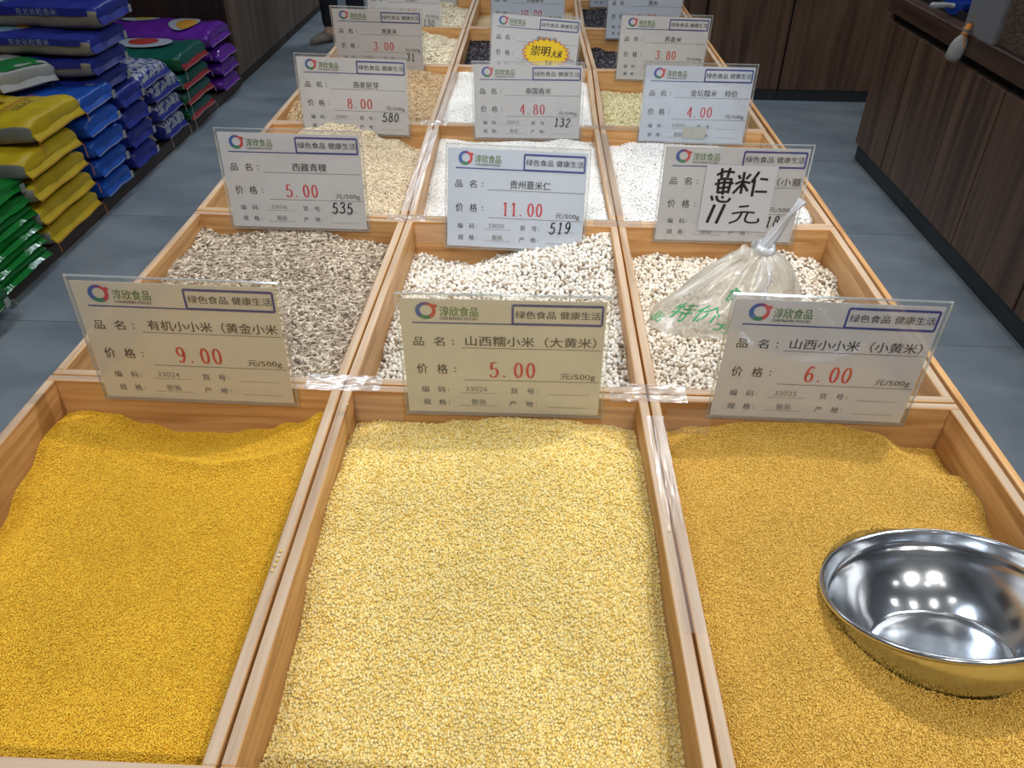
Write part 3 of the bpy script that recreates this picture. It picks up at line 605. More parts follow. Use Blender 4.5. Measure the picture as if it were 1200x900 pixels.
    if hand:
        Hn = MB(); numerals(Hn, hand, o(174 if len(hand) > 2 else 175 if cover else 178), 35, 17.5, 11.5, 2.0, 1.6, -.0019, slant=0.12, jit=0.8); Hn.build('handwritten_number', marker, root)
    if cover:
        c_ = MB().box(o(63)*MM, o(168)*MM, -.0030, -.0026, 18*MM, 122*MM).build('pasted_paper', paper_plain, root)
        Hn = MB()
        # brush-like characters, stroke by stroke
        def st(pts, w=4.3): stroke(Hn, catmull([(o(62)+a*1.08, 17+b_) for a, b_ in pts], 4), w, w*0.85, -.0031)
        for q in ([(16, 90), (26, 96), (40, 95)], [(22, 101), (23, 86)], [(33, 102), (31, 87)], [(18, 82), (27, 85), (39, 84)], [(15, 76), (28, 79), (41, 78)], [(20, 82), (21, 62)], [(37, 83), (35, 62)], [(21, 70), (35, 72)], [(21, 63), (35, 65)], [(28, 84), (28, 60)], [(13, 58), (16, 50)], [(20, 58), (24, 50), (36, 49), (40, 55)], [(28, 58), (30, 54)],
                  [(43, 77), (52, 81), (64, 79)], [(53, 96), (53, 62)], [(46, 91), (49, 85)], [(62, 93), (57, 85)], [(53, 78), (42, 62)], [(54, 78), (62, 66)], [(73, 97), (65, 80)], [(69, 85), (69, 58)], [(76, 86), (87, 85)], [(72, 66), (89, 66)]): st(q)
        for q in ([(20, 44), (13, 14)], [(34, 45), (26, 13)]): st(q, 5)
        for q in ([(54, 41), (68, 43)], [(46, 30), (62, 33), (78, 32)], [(60, 32), (55, 20), (44, 14)], [(68, 32), (66, 20), (72, 16), (84, 17), (84, 23)]): st(q, 3.6)
        Hn.build('brush_writing', marker, root)
    if burst:
        Bm = MB(); cx, cz, nsp = o(134)*MM, 66*MM, 22
        for (ro, ri, off, mi) in ((.0600, .0500, -.0024, 1), (.0570, .0475, -.0026, 0)):
            vs = [(cx, off, cz)]+[(cx+(ro if k % 2 else ri)*math.cos(math.pi*k/nsp), off, cz+0.60*(ro if k % 2 else ri)*math.sin(math.pi*k/nsp)) for k in range(2*nsp)]
            Bm.add(vs, [(0, 1+k, 1+(k+1) % (2*nsp)) for k in range(2*nsp)], mi)
        Bm.build('star_sticker', [burst_y, burst_r], root)
        Hn = MB(); write(Hn, '崇明', o(121), 71, 24, 46, 0, -.0028, 0.12, 0.5); write(Hn, '大米', o(161), 66, 18, 26, 0, -.0028, 0.2, 0.5); numerals(Hn, '30', o(140), 42, 14, 10, 2, 1.6, -.0028, slant=.2)
        Hn.build('brush_writing', marker, root)
    return root
R1, R2, R3, R4, R5, R6 = GY[1], GY[2], GY[3], GY[4], GY[5], GY[6]
price_sign((-0.3622, -0.0095, -0.0165, -0.27, -1.25, -0.65), R1, 'cream price sign reading 9.00 behind the deep yellow millet', '有机小小米（黄金小米', '9.00', '33024', None, paper_cream, 3, 137)
price_sign((-0.0231, -0.0125, -0.0209, -0.36, -2.70, 0.59), R1, 'cream price sign reading 5.00 behind the pale yellow millet', '山西糯小米（大黄米）', '5.00', '33026', None, paper_cream, 0, 136)
price_sign((0.3096, -0.0139, -0.0157, 0.13, -1.03, -1.11), R1, 'price sign reading 6.00 behind the golden millet, in front of the knotted bag', '山西小小米（小黄米）', '6.00', '33025', None, paper_grey, 0, 136)
price_sign((-0.3588, -0.0218, -0.0142, -0.49, 0.94, 0.03), R2, 'price sign reading 5.00 behind the grey-brown barley, marked 535 by hand', '西藏青稞', '5.00', '33036', '535', paper_grey, -3, 52)
price_sign((-0.0230, -0.0350, -0.0340, -0.16, 13.50, -1.19), R2, 'leaning cool white price sign reading 11.00, its foot in the coix seeds', '贵州薏米仁', '11.00', '33020', '519', paper_blue, -8, 62)
price_sign((0.3012, -0.0226, -0.0181, 0.13, -0.41, 0.01), R2, 'price sign half covered by a paper with brush writing, above the knotted bag', '（小薏', '0.00', '33025', '18', paper_grey, 55, 36, cover=True)
price_sign((-0.3539, -0.0130, -0.0154, 1.48, -3.30, -1.21), R3, 'price sign reading 8.00 marked 580 by hand, behind the pale oats', '燕麦胚芽', '8.00', '33081', '580', paper_grey, -4, 50)
price_sign((-0.0096, -0.0031, -0.0204, -0.33, -6.55, 0.65), R3, 'price sign reading 4.80 marked 132 by hand, between the white rice trays', '泰国香米', '4.80', '33013', '132', paper_grey, -8, 50)
s9 = price_sign((0.3214, -0.0024, -0.0212, 0.07, -0.61, -0.11), R3, 'price sign reading 4.00 with a grey tape patch, behind the round rice', '金坛糯米    特价', '4.00', '33035', None, paper_blue, 4, 92)
price_sign((-0.3779, -0.0145, -0.0100, 1.18, -13.09, -0.99), R4, 'price sign reading 3.00 behind the tan oats, with 31 written on it', '燕麦米', '3.00', '33082', '31', paper_grey, -2, 36)
price_sign((-0.0040, -0.0155, -0.0249, -1.25, -4.03, -3.09), R4, 'tilted price sign with a yellow star sticker and brush writing', '崇明大米', '3.00', '33011', None, paper_grey, 0, 50, burst=True)
price_sign((0.3092, -0.0162, -0.0203, 0.45, -3.18, -0.72), R4, 'price sign reading 3.80 behind the greenish buckwheat', '荞麦米', '3.80', '33030', None, paper_grey, -6, 40)
price_sign((-.380, -.013, -.025, 0, -2, -.5), R5, 'price sign marked 130 by hand between the two trays of pale flakes', '燕麦片', '4.50', '33084', '130', paper_grey, -4, 38)
price_sign((-.022, -.014, -.020, 0, -2, 0), R5, 'blue-grey price sign reading 10.00 behind the tilted sign with the star sticker', '云南紫米', '10.00', '33015', None, paper_blue, -8, 50)
price_sign((.313, -.014, -.022, 0, -2, 0), R5, 'cool white price sign for black rice behind the 3.80 sign', '黑米', '6.00', '33016', None, paper_blue, -6, 26)
price_sign((-.372, -.013, -.022, 0, -2, 0), R6, 'small far price sign at the top edge, left column', '玉米片', '5.50', '33085', None, paper_grey, -6, 36)
price_sign((.288, -.013, -.020, 0, -2, 0), R6, 'small far price sign at the top edge, right column', '糙米', '4.20', '33017', None, paper_blue, -6, 26)
MB().box(-.018, .028, -.0022, -.0018, .008, .031).build('tape_patch', noisy('grey_tape_patch', [(0.3, (.36, .37, .33)), (0.7, (.45, .46, .42))], (40, 40, 40), 0.5), s9)

# ------------------------------------------------------------------ clear packing tape over the joints
def tape(cx, cy, lx, ly, label, drop=0.0, rot=0.0):
    a, b_ = 26, 18; P = []
    for p in range(a):
        row = []
        for q in range(b_):
            u, v = (p/(a-1)-.5)*lx, (q/(b_-1)-.5)*ly
            edge = max(abs(u)/(lx/2), abs(v)/(ly/2))
            z = 0.0009+0.0004*math.sin(u*170+v*90+cx*50)*math.cos(v*150-u*60)+random.uniform(-.00035, .00035)
            X_, Y_ = u*math.cos(rot)-v*math.sin(rot), u*math.sin(rot)+v*math.cos(rot)
            row.append((X_, Y_, z))
        P.append(row)
    o = MB().grid(P).build('packing_tape', tape_m, None, True, loc=(cx, cy, RZ)); tag(o, label, 'tape', 'clear tape over the tray joints')
def joint(i, j): p = J(i, j); return p.x, p.y
for (i, j, lx, ly, wd) in ((1, 1, .085, .030, 'front left joint between 9.00 and 5.00 signs'), (2, 1, .085, .034, 'front right joint between 5.00 and 6.00 signs'), (1, 2, .060, .024, 'second left joint, beside the leaning 11.00 sign'), (2, 2, .075, .026, 'second right joint, left of the brush-written sign'), (1, 3, .055, .03, 'third left joint, right of the 8.00 sign'), (2, 3, .06, .03, 'third right joint, right of the 4.80 sign')):
    x_, y_ = joint(i, j); tape(x_, y_, lx, ly, 'crumpled clear tape over the '+wd)
tape(-.196, 1.41, .021, .40, 'long clear tape along the double wall left of the fine white rice')
tape(.141, 1.41, .021, .40, 'long clear tape along the double wall right of the fine white rice')
tape(.140, .55, .018, .28, 'long clear tape on the wall between pale and golden millet')
tape(-.19, 1.85, .020, .36, 'long clear tape along the double wall right of the tan oats')
# clear sheets taped down the back walls beside the front middle sign
def flap(x0, x1, y, z0, label):
    P = [[(x0+(x1-x0)*p/10, y-0.0012-0.0006*math.sin(p*1.9+q), RZ+0.0008-(z0*q/8)) for q in range(9)] for p in range(11)]
    cx = (x0+x1)/2; P = [[(a-cx, b_-y, c_-RZ) for a, b_, c_ in r] for r in P]
    tag(MB().grid(P).build('clear_film', tape_m, None, True, loc=(cx, y, RZ)), label, 'tape', 'clear film on the tray walls')
flap(-.188, -.135, .712, .034, 'clear film stuck down the wall left of the front 5.00 sign')
flap(.085, .120, .704, .034, 'clear film stuck down the wall right of the front 5.00 sign')
flap(.155, .205, .704, .034, 'clear film stuck down the wall left of the 6.00 sign')
flap(-.176, -.126, 1.160, .030, 'clear film stuck down the wall left of the leaning 11.00 sign')

sp_pts = [(-.2078, .4817), (-.2079, .4768), (-.2082, .4711), (-.2085, .4654), (-.2092, .4599), (-.191, .694), (-.183, .722), (.176, .718), (.12, .722), (.245, .716), (.151, .40), (.134, .52)]
me = bpy.data.meshes.new('spilled_millet'); me.from_pydata([(a, b_, RZ+.0011) for a, b_ in sp_pts], [], []); sm_ = bpy.data.objects.new('spilled_millet', me); COL.objects.link(sm_)
sm_.modifiers.new('scatter', 'NODES').node_group = GR['pale']['ng']; tag(sm_, 'few stray pale millet grains lying on the tray rims', 'grain', kind='stuff')

# ------------------------------------------------------------------ steel bowl
bx = Vector(BOWL_N); q = bx.to_track_quat('Z', 'Y')
prof = [(0.0, -.0675), (.030, -.0675), (.050, -.0672), (.0555, -.0655), (.058, -.0662), (.0605, -.0640), (.070, -.0570), (.0825, -.0410), (.0895, -.0260), (.0915, -.0180), (.0925, -.0165), (.0938, -.0150), (.0950, -.0090), (.0955, -.0030), (.0962, -.0004),
        (.0980, .0014), (.1002, .0010), (.1014, -.0010), (.1006, -.0034), (.0985, -.0036), (.0970, -.0022)] + [(.0966, -.0080), (.0945, -.0175), (.0905, -.0270), (.0836, -.0418), (.0712, -.0580), (.0575, -.0680), (.0, -.0688)]
bo = empty('mixing_bowl', tuple(BOWL_C), 'polished stainless steel bowl sunk in the golden millet', 'bowl', rot=q.to_euler())
MB().lathe(prof[:15], 96).build('inside', steel, bo, True)
MB().lathe(prof[14:], 96).build('shell', steel, bo, True)

# ------------------------------------------------------------------ knotted plastic bag
root = empty('plastic_bag', (.290, .985, RZ-.045), 'milky plastic bag knotted at the top, lying on the cream coix seeds', 'bag')
knot = Vector((.020, .0, .100)); A_, B_ = 44, 80
def bagpt(t, th):
    # t 0 base .. 1 knot
    s = 1-t; base_r = 0.5*(1-t)**0.75+0.5*math.sqrt(max(0, 1-t*t)) if t < 1 else 0
    rx = .088*base_r+.006; ry = .062*base_r+.006
    lump = 1+.10*math.sin(2*th+.6)*s+.07*math.sin(3*th+1.9)*s
    pleat = 1+(.012+.15*t**3)*math.sin(13*th+3*t)+(.006+.07*t**2)*math.sin(29*th+5*t)+.03*math.sin(7*th-9*t)
    tail = max(0, math.cos(th-math.radians(200)))**4*.030*s*(1-s*.2)
    cx = knot.x*t**1.2-.010*s; z = .0+knot.z*(t**1.15)
    if t < .2: z += .006*math.sin(5*th)*(1-t/.2)*.3
    return Vector((cx+(rx*lump+tail)*pleat*math.cos(th), ry*lump*pleat*math.sin(th), z+.004*math.sin(9*th+8*t)*s))
MB().grid([[bagpt(t, 2*math.pi*k/B_) for k in range(B_)] for t in np.linspace(0, 1, A_)], 0, True).build('pouch', poly_m, root, True)
kn = MB(); pts = []
for a in range(40):
    th = a/39*2*math.pi*1.6; pts.append(knot+Vector((.0115*math.cos(th), .0085*math.sin(th), -.004+.013*a/39+.003*math.sin(2*th))))
kn.tube(pts, .0055, 10).build('knot', poly_knot, root, True)
# twisted tail
tl = []; nT, nP = 40, 28; d0 = Vector((.040, .012, .062)); dn = d0.normalized(); sx = dn.cross(Vector((0, 1, 0))).normalized(); sy = dn.cross(sx)
for p in range(nT):
    f = p/(nT-1); row = []
    w = .0065+.0065*f**1.0; h = .0042+.0015*math.sin(f*7)
    for k in range(nP):
        th = 2*math.pi*k/nP; tw = f*1.4
        rr = 1+.22*math.sin(7*th+f*6)
        a, b_ = w*rr*math.cos(th), h*rr*math.sin(th)
        a, b_ = a*math.cos(tw)-b_*math.sin(tw), a*math.sin(tw)+b_*math.cos(tw)
        row.append(knot+Vector((0, 0, .004))+d0*f*1.02+sx*a+sy*b_)
    tl.append(row)
MB().grid(tl, 0, True).build('twisted_tail', poly_knot, root, True)
# folded ear of film left of the knot and a bunched fold below it
ear = [[knot+Vector((-.008-.034*f+.004*math.sin(v*5), -.006-.010*math.sin(v*3), -.022+.034*v*(1-.35*f)+.006*math.sin(f*8+v*4)))for v in np.linspace(0, 1, 10)] for f in np.linspace(0, 1, 14)]
MB().grid(ear).build('loose_fold', poly_m, root, True)
fold = [[knot+Vector((-.008+.016*v+.004*math.sin(f*9+v*5), -.010-.040*f-.005*math.sin(v*9+f*3), -.004-.050*f**1.2)) for v in np.linspace(0, 1, 12)] for f in np.linspace(0, 1, 14)]
MB().grid(fold).build('loose_fold', poly_knot, root, True)
gp = mat('green_print', 0.6, color=(0.03, 0.36, 0.13)); G = MB()
def bagtext(text, th0, t0, size, slant=0.0):
    v, f = glyphs(text); P = []
    for a, b_ in v:
        th = th0+a*size/.075; t = t0+(b_+slant*a)*size/.115
        p_ = bagpt(min(max(t, 0), .95), th); c_ = Vector((0, 0, p_.z)); P.append(p_+(p_-c_).normalized()*.0012)
    G.add(P, f)
bagtext('特价', math.radians(228), .34, .026, .1); bagtext('方便', math.radians(262), .20, .020, -.2); bagtext('食', math.radians(246), .62, .018); bagtext('品', math.radians(205), .14, .016)
G.build('green_print', gp, root)

# ------------------------------------------------------------------ rice sacks on the left
def fabric(name, c, rough=0.45, var=0.85, bump=0.5, spec=0.5):
    return noisy(name, [(0.35, tuple(v*var for v in c)), (0.65, c)], (14, 14, 14), rough, 5, bump, spec=spec, dist=0.6, bdist=0.004)
K = dict(yellow=fabric('yellow_sack', (.76, .54, .012)), grey=fabric('grey_sack_side', (.27, .26, .22)), beige=fabric('beige_sack_side', (.34, .29, .20)), blue=fabric('bright_blue_sack', (.018, .115, .56), .32),
         navy=fabric('navy_sack', (.026, .040, .32), .36), teal=fabric('teal_sack', (.008, .125, .095), .34), red=fabric('red_sack_trim', (.36, .025, .03)), purple=fabric('purple_sack', (.17, .028, .40), .2, bump=.8),
         green=fabric('green_foil', (.010, .24, .035), .12, bump=1.0), dgreen=fabric('dark_green_sack', (.01, .13, .035), .3), white=fabric('white_sack', (.50, .50, .46)), cream=fabric('cream_sack', (.42, .37, .27)), skyw=fabric('pale_blue_sack', (.30, .42, .50)))
_m = mat('blue_white_pattern', 0.4); _v = N(_m, 'ShaderNodeTexVoronoi'); _v.inputs['Scale'].default_value = 1.0; L(_m, coord(_m, (38, 55, 38)), _v.inputs['Vector'])
_r = ramp(_m, [(0.0, (.03, .055, .32)), (.38, (.04, .07, .36)), (.44, (.52, .55, .60)), (1, (.60, .62, .64))]); _r.color_ramp.interpolation = 'CONSTANT'; L(_m, _v.outputs['Distance'], _r.inputs['Fac']); L(_m, _r.outputs['Color'], _m.node_tree.nodes['Principled BSDF'].inputs['Base Color'])
K['pattern'] = _m
thread_m = mat('pale_thread', 0.8, color=(.45, .40, .34)); orange_th = mat('orange_thread', .8, color=(.62, .20, .03)); tagm = mat('pale_tag', .7, color=(.42, .43, .42))
ORD = ['lowest', 'second from the bottom', 'third from the bottom', 'fourth from the bottom', 'fifth from the bottom', 'sixth from the bottom', 'seventh from the bottom', 'eighth from the bottom']
def sack(xf, y0, y1, z0, th, length, mats, label, group=None, seam='thread', tilt=0.0, yaw=0.0, pitch=0.0, thread=thread_m, text=None, puff=0.06, tags=True, ex=3.6):
    """a filled sack lying with its sewn end towards the aisle (+x)"""
    yc, w = (y0+y1)/2, (y1-y0); seed = random.uniform(0, 9)
    root = empty('rice_sack', (xf, yc, z0), label, 'sack', group, (tilt, pitch, yaw))
    nL, nR = 30, 36; P = []; mis = []
    for p in range(nL):
        u = 1-(1-p/(nL-1))**1.6           # 0 at the far end, 1 at the aisle end
        X_ = -length*(1-u)
        e = min(u, 1-u)*length            # distance from the nearer end
        g = .62+.38*math.sqrt(max(0, 1-(1-e/.032)**2)) if e < .032 else 1
        hz_ = g; wy = .95+.05*min(1, e/.03)
        row = []
        for k in range(nR):
            a = 2*math.pi*k/nR; ca, sa = math.cos(a), math.sin(a)
            yy = math.copysign(abs(ca)**(2/ex), ca)*w/2*wy; zz = math.copysign(abs(sa)**(2/ex), sa)*th/2*hz_*(1+puff*math.sin(u*math.pi))
            wr = .0022*math.sin(u*31+a*3+seed)+.0016*math.sin(a*9+u*17+seed*2)
            sag = -.004*math.sin(u*9+seed)
            row.append((X_, yy*(1+wr*6), th/2+zz+wr*(1 if sa > 0 else 0)+sag))
        P.append(row)
    mb = MB().grid(P, 0, True)
    for p in range(nL-1):
        for k in range(nR):
            a = 2*math.pi*(k+.5)/nR; mb.mi[p*nR+k] = 1 if (math.sin(a) < .42 and len(mats) > 1 and p < nL-1) else 0
    mb.f += [tuple(range(nR-1, -1, -1)), tuple((nL-1)*nR+k for k in range(nR))]; mb.mi += [0, 0]
    mb.build('body', mats[:2], root, True)
    zs = th/2
    # flat sewn seam
    hem = lambda f, v: (-.004+.016*f+.003*math.sin(v*11+seed), (v-.5)*w*.93, zs-.002-(th*.24+.006*abs(v-.5))*f+.0018*math.sin(v*9+seed))
    sp = [[hem(f, v) for v in np.linspace(0, 1, 16)] for f in np.linspace(0, 1, 4)]
    sp2 = [[(a+.003, b_, c_) for a, b_, c_ in r] for r in sp]
    mb = MB().grid(sp).grid(sp2)
    sewn = mb.build('sewn_edge', mats[2] if len(mats) > 2 else mats[0], root, True)
    if seam in ('thread', 'plain'):
        mb = MB(); mb.tube([Vector(hem(.85, v))+Vector((.0035, 0, 0)) for v in np.linspace(0, 1, 16)], .0014, 5)
        for sgn in (-1, 1) if seam == 'thread' else ():
            mb.tube([(.014, sgn*w*.46, zs-th*.2), (.020, sgn*w*.47, zs-th*.2-.015), (.019, sgn*w*.47+.006, zs-th*.2-.03-random.uniform(0, .035))], .0015, 5)
        mb.build('stitching', thread, sewn, True)
    if tags: MB().box(.013, .0155, w*.34, w*.34+.022, zs-.026, zs+.002).build('paper_tag', tagm, root)
    if text:
        for (tx, side, u, v, size, m_, al) in text:
            G = MB(); gv, gf = glyphs(tx)
            def top(x_, y_):
                e = min(-x_, length+x_); gg = .62+.38*math.sqrt(max(0, 1-(1-max(e, 0)/.032)**2)) if e < .032 else 1
                q_ = min(.985, abs(y_)/(w/2)); return (x_, y_, th/2+th/2*max(.22, gg)*(1+puff*math.sin((1+x_/length)*math.pi))*(1-q_**ex)**(1/ex)+.0055)
            if side == 'side': G.add([(-u+a*size, -w/2*1.03-.002, v+b_*size) for a, b_ in gv], gf)
            elif side == 'top': G.add([top(-u-b_*size, v+a*size) if al else top(-u+a*size, v+b_*size) for a, b_ in gv], gf)
            elif side == 'ellipse':
                n_ = 28; G.grid([[top(-u+size[0]*f_*math.cos(2*math.pi*k/n_), v+size[1]*f_*math.sin(2*math.pi*k/n_)) for k in range(n_)] for f_ in (0.01, .25, .5, .75, 1)], 0, True)
                if m_ is not whitep and m_ is not skyp: G.v = [(a, b_, c_+.0012) for a, b_, c_ in G.v]
            elif side == 'stripe':
                G.grid([[top(-u+size*f_, w*.47*g_) for g_ in np.linspace(-1, 1, 15)] for f_ in (0, .5, 1)])
            elif side == 'band':
                G.add([(-.50, -w/2*1.015-.001, v), (-.03, -w/2*1.015-.001, v), (-.03, -w/2*1.015-.001, v+size), (-.50, -w/2*1.015-.001, v+size)], [(0, 1, 2, 3)])
            G.build('print', m_, root)
    return root
PZ = 0.055
redp = mat('red_print', .6, color=(.45, .04, .03)); whitep = mat('white_print', .6, color=(.42, .46, .52)); goldp = mat('gold_print', .5, color=(.62, .42, .03)); bluep = mat('blue_print', .6, color=(.05, .12, .35)); orangep = mat('orange_print', .6, color=(.66, .30, .03)); skyp = mat('sky_print', .6, color=(.24, .42, .52)); greenp = mat('green_band', .5, color=(.01, .20, .04))
# yellow stack
for k, (a, b_, z, h) in enumerate(((2.52, 2.90, PZ, .078), (2.50, 2.90, .135, .078), (2.51, 2.89, .215, .078), (2.50, 2.88, .295, .080), (2.61, 2.97, .378, .086))):
    tx = [('米', 'side', .14, .042, .03, redp, 0)] if k < 0 else None
    if k >= 3: tx = [('stripe', 'stripe', .145, 0, .006, redp, 0), ('米', 'top', .19, -.13, .035, redp, 0), ('米', 'top', .26, -.13, .035, redp, 0), ('e', 'ellipse', .24, .03, (.055, .035), goldp, 0), ('e', 'ellipse', .24, -.03, (.045, .018), redp, 0), ('生态大米', 'top', .105, 0, .03, ink, 1)]
    sack(-1.655+(.0 if k < 4 else -.005), a, b_, z, h, .56, [K['yellow'], K['grey'], K['yellow']], 'yellow rice sack with grey sides, %s in the yellow stack' % ORD[k] if k < 4 else 'yellow rice sack with red print, on top of the yellow stack', 'yellow rice sacks', thread=orange_th, text=tx, tags=False)
# bright blue stack
for k, (a, b_, z, h) in enumerate(((2.945, 3.19, PZ, .078), (2.94, 3.20, .133, .078), (2.945, 3.22, .212, .078), (2.94, 3.22, .290, .078), (2.96, 3.24, .368, .072))):
    sack(-1.652-(.01 if k == 4 else 0), a, b_, z, h, .50, [K['blue']], 'bright blue rice sack, %s in the bright blue stack' % ORD[k], 'bright blue rice sacks', tags=True, seam='plain')
# navy stack, lower part and upper part with beige sides
for k, (a, b_, z, h) in enumerate(((3.25, 3.49, PZ, .082), (3.25, 3.50, .138, .082), (3.25, 3.50, .220, .082), (3.25, 3.48, .302, .082))):
    sack(-1.66, a, b_, z, h, .55, [K['navy']], 'navy blue rice sack, %s in the navy stack' % ORD[k], 'navy rice sacks', tags=True, seam='', text=[('IIIIIIII', 'top', .06, 0, .022, whitep, 1)] if k in (1, 3) else None)
for k, (a, b_, z, h) in enumerate(((3.14, 3.46, .390, .072), (3.13, 3.46, .462, .074), (3.15, 3.47, .536, .078), (3.24, 3.54, .614, .092))):
    sack(-1.685+.01*k, a, b_, z, h, .60, [K['navy'], K['beige'], K['navy']], 'navy rice sack with beige side, %s of four atop the navy stack' % ['lowest', 'second', 'third', 'topmost'][k], 'navy sacks with beige sides', tags=True, seam='',
         text=[('band', 'band', 0, h*.58, h*.30, K['navy'], 0), ('东北长粒香米', 'side', .22, h*.73, .026, whitep, 0), ('s', 'ellipse', .38, 0, (.13, .12), skyp, 0), ('s', 'ellipse', .29, -.02, (.035, .05), orangep, 0)])
# blue and white patterned stack with cream ends
for k, (a, b_, z, h) in enumerate(((3.60, 3.84, PZ, .095), (3.56, 3.84, .150, .085), (3.54, 3.86, .235, .082), (3.46, 3.78, .318, .075))):
    sack(-1.66, a, b_, z, h, .50, [K['pattern'], K['navy'], K['navy']], 'blue and white patterned rice sack, %s in the patterned stack' % ORD[k], 'patterned rice sacks', tags=False)
for k, (y_, z) in enumerate(((3.525, .075), (3.53, .165), (3.53, .26))):
    sack(-1.70, y_-.035, y_+.035, z, .07, .3, [K['cream']], 'cream sack between navy and patterned stacks, %s of three' % ['lowest', 'middle', 'topmost'][k], 'cream sack ends', tags=False, seam='', ex=2.0)
# teal stack with red trim
for k, (a, b_, z, h) in enumerate(((3.89, 4.22, PZ, .070), (3.88, 4.24, .126, .074), (3.87, 4.24, .200, .078), (3.90, 4.26, .276, .092))):
    sack(-1.655, a, b_, z, h, .58, [K['teal'], K['dgreen'], K['red']], 'teal green rice sack with red trim, %s in the teal stack' % ORD[k], 'teal rice sacks', tags=False,
         text=[('e', 'ellipse', .24, .04, (.13, .11), whitep, 0), ('e', 'ellipse', .25, .05, (.07, .07), redp, 0)] if k >= 2 else [('e', 'ellipse', .06, .09, (.03, .06), whitep, 0)])
# purple stack
for k, (a, b_, z, h) in enumerate(((4.38, 4.66, PZ, .074), (4.39, 4.67, .128, .074), (4.39, 4.67, .201, .074), (4.34, 4.68, .275, .108))):
    sack(-1.655 if k < 3 else -1.67, a, b_, z, h, .54 if k < 3 else .60, [K['purple']], 'glossy purple rice sack, %s in the purple stack' % ORD[k], 'purple rice sacks', tags=False, seam='plain', puff=.12, ex=2.2,
         text=[('e', 'ellipse', .42, .05, (.10, .07), whitep, 0), ('e', 'ellipse', .40, .05, (.05, .045), goldp, 0), ('e', 'ellipse', .16, -.02, (.075, .11), whitep, 0), ('e', 'ellipse', .14, -.04, (.05, .08), orangep, 0)] if k == 3 else None)
# green foil stack at the near end
for k in range(6):
    sack(-1.652-.008*k, 2.17+.01*k, 2.49+.012*k, PZ+.044*k, .044, .50, [K['green']], 'shiny green foil sack, %s in the green stack' % ORD[k], 'green foil sacks', tags=(k == 5), seam='', puff=.3, ex=2.0)
sack(-1.60, 1.83, 2.15, PZ, .075, .45, [K['dgreen']], 'dark green sack at the left edge, nearest on the plinth', tags=True)
# white sack with red and green print lying on the yellow stack
sack(-1.86, 2.90, 3.14, .452, .085, .36, [K['white']], 'white rice sack with red and green print behind the top yellow sack', tags=False, seam='', yaw=-.5,
     text=[('e', 'ellipse', .26, .02, (.06, .09), redp, 0), ('r', 'stripe', .34, 0, .09, redp, 0), ('g', 'stripe', .115, 0, .11, greenp, 0)])

# ------------------------------------------------------------------ things on the right counter
root = empty('bean_bin', (1.515, 2.72, .715), 'clear bulk bin of brown beans on the walnut counter', 'bin')
MB().box(0.0, .004, -.55, .15, 0, .26).box(0, .36, -.55, -.546, 0, .26).box(.356, .36, -.55, .15, 0, .26).build('clear_wall', acryl, root)
MB().box(0, .36, .151, .156, 0, .26).build('side_board', noisy('grey_white_board', [(0.3, (.25, .25, .26)), (0.7, (.30, .30, .31))], (3, 3, 3), .6), root)
MB().box(.002, .36, -.548, .15, -.001, .004).build('bottom', darkgap, root)
tag(MB().box(0.0, .007, 0, .215, 0, .30).build('divider_board', bpy.data.materials['grey_white_board'], None, loc=(1.508, 2.878, .715)), 'grey-white upright board on the counter beside the bean bin', 'board')
g = GR['bean']; pts = []
for _ in range(7000):
    y_ = random.uniform(-.54, .145); top = .135+.02*math.sin(y_*14)
    if random.random() < .5: pts.append((.0085, y_, random.uniform(.006, top)))
    else: x_ = random.uniform(.0085, .35); pts.append((x_, y_, top+random.uniform(-.002, .002)+.02*x_))
bb = MB().box(.010, .352, -.542, .146, .005, .132)
me = bpy.data.meshes.new('brown_beans'); me.from_pydata(bb.v+pts, [], bb.f); me.materials.append(g['base']); bo_ = bpy.data.objects.new('brown_beans', me); COL.objects.link(bo_); bo_.location = (1.515, 2.72, .715)
bo_.modifiers.new('scatter', 'NODES').node_group = g['ng']; tag(bo_, 'brown beans inside the clear bin on the counter', 'beans', kind='stuff')
blackp = mat('black_plastic', .35, color=(.01, .011, .013)); bluepl = mat('blue_plastic', .35, color=(.01, .06, .42))
root = empty('black_tray', (1.68, 3.42, .715), 'shallow black tray holding a blue scoop on the counter', 'tray')
MB().box(-.11, .18, -.20, .20, 0, .006).build('bottom', blackp, root); MB().box(-.115, -.108, -.2, .2, 0, .03).box(.18, .187, -.2, .2, 0, .03).box(-.115, .187, -.205, -.2, 0, .03).box(-.115, .187, .2, .205, 0, .03).build('rim', blackp, root, bevel=.001)
root = empty('scoop', (1.62, 3.34, .722), 'blue plastic scoop lying in the black tray', 'scoop', rot=(0, 0, .35))
P = [[(.07*u, (.042-.006*u)*math.cos(a), .042*(1-math.sin(a))+.0) for a in np.linspace(0, math.pi, 14)] for u in np.linspace(-1, 1, 8)]
mb = MB().grid(P); P2 = [[(a, b_*.94, c_*.94+.003) for a, b_, c_ in r] for r in P]; mb.grid(P2)
mb.add([(-.07, (.048)*math.cos(a)*1.0, .042*(1-math.sin(a))) for a in np.linspace(0, math.pi, 14)], [tuple(range(14))]); mb.build('bowl', bluepl, root, True)
MB().tube([(-.07, 0, .03), (-.10, 0, .034), (-.17, 0, .036), (-.18, 0, .036)], [.009, .009, .011, .004], 10).build('handle', mat('white_plastic', .4, color=(.5, .5, .5)), root, True)
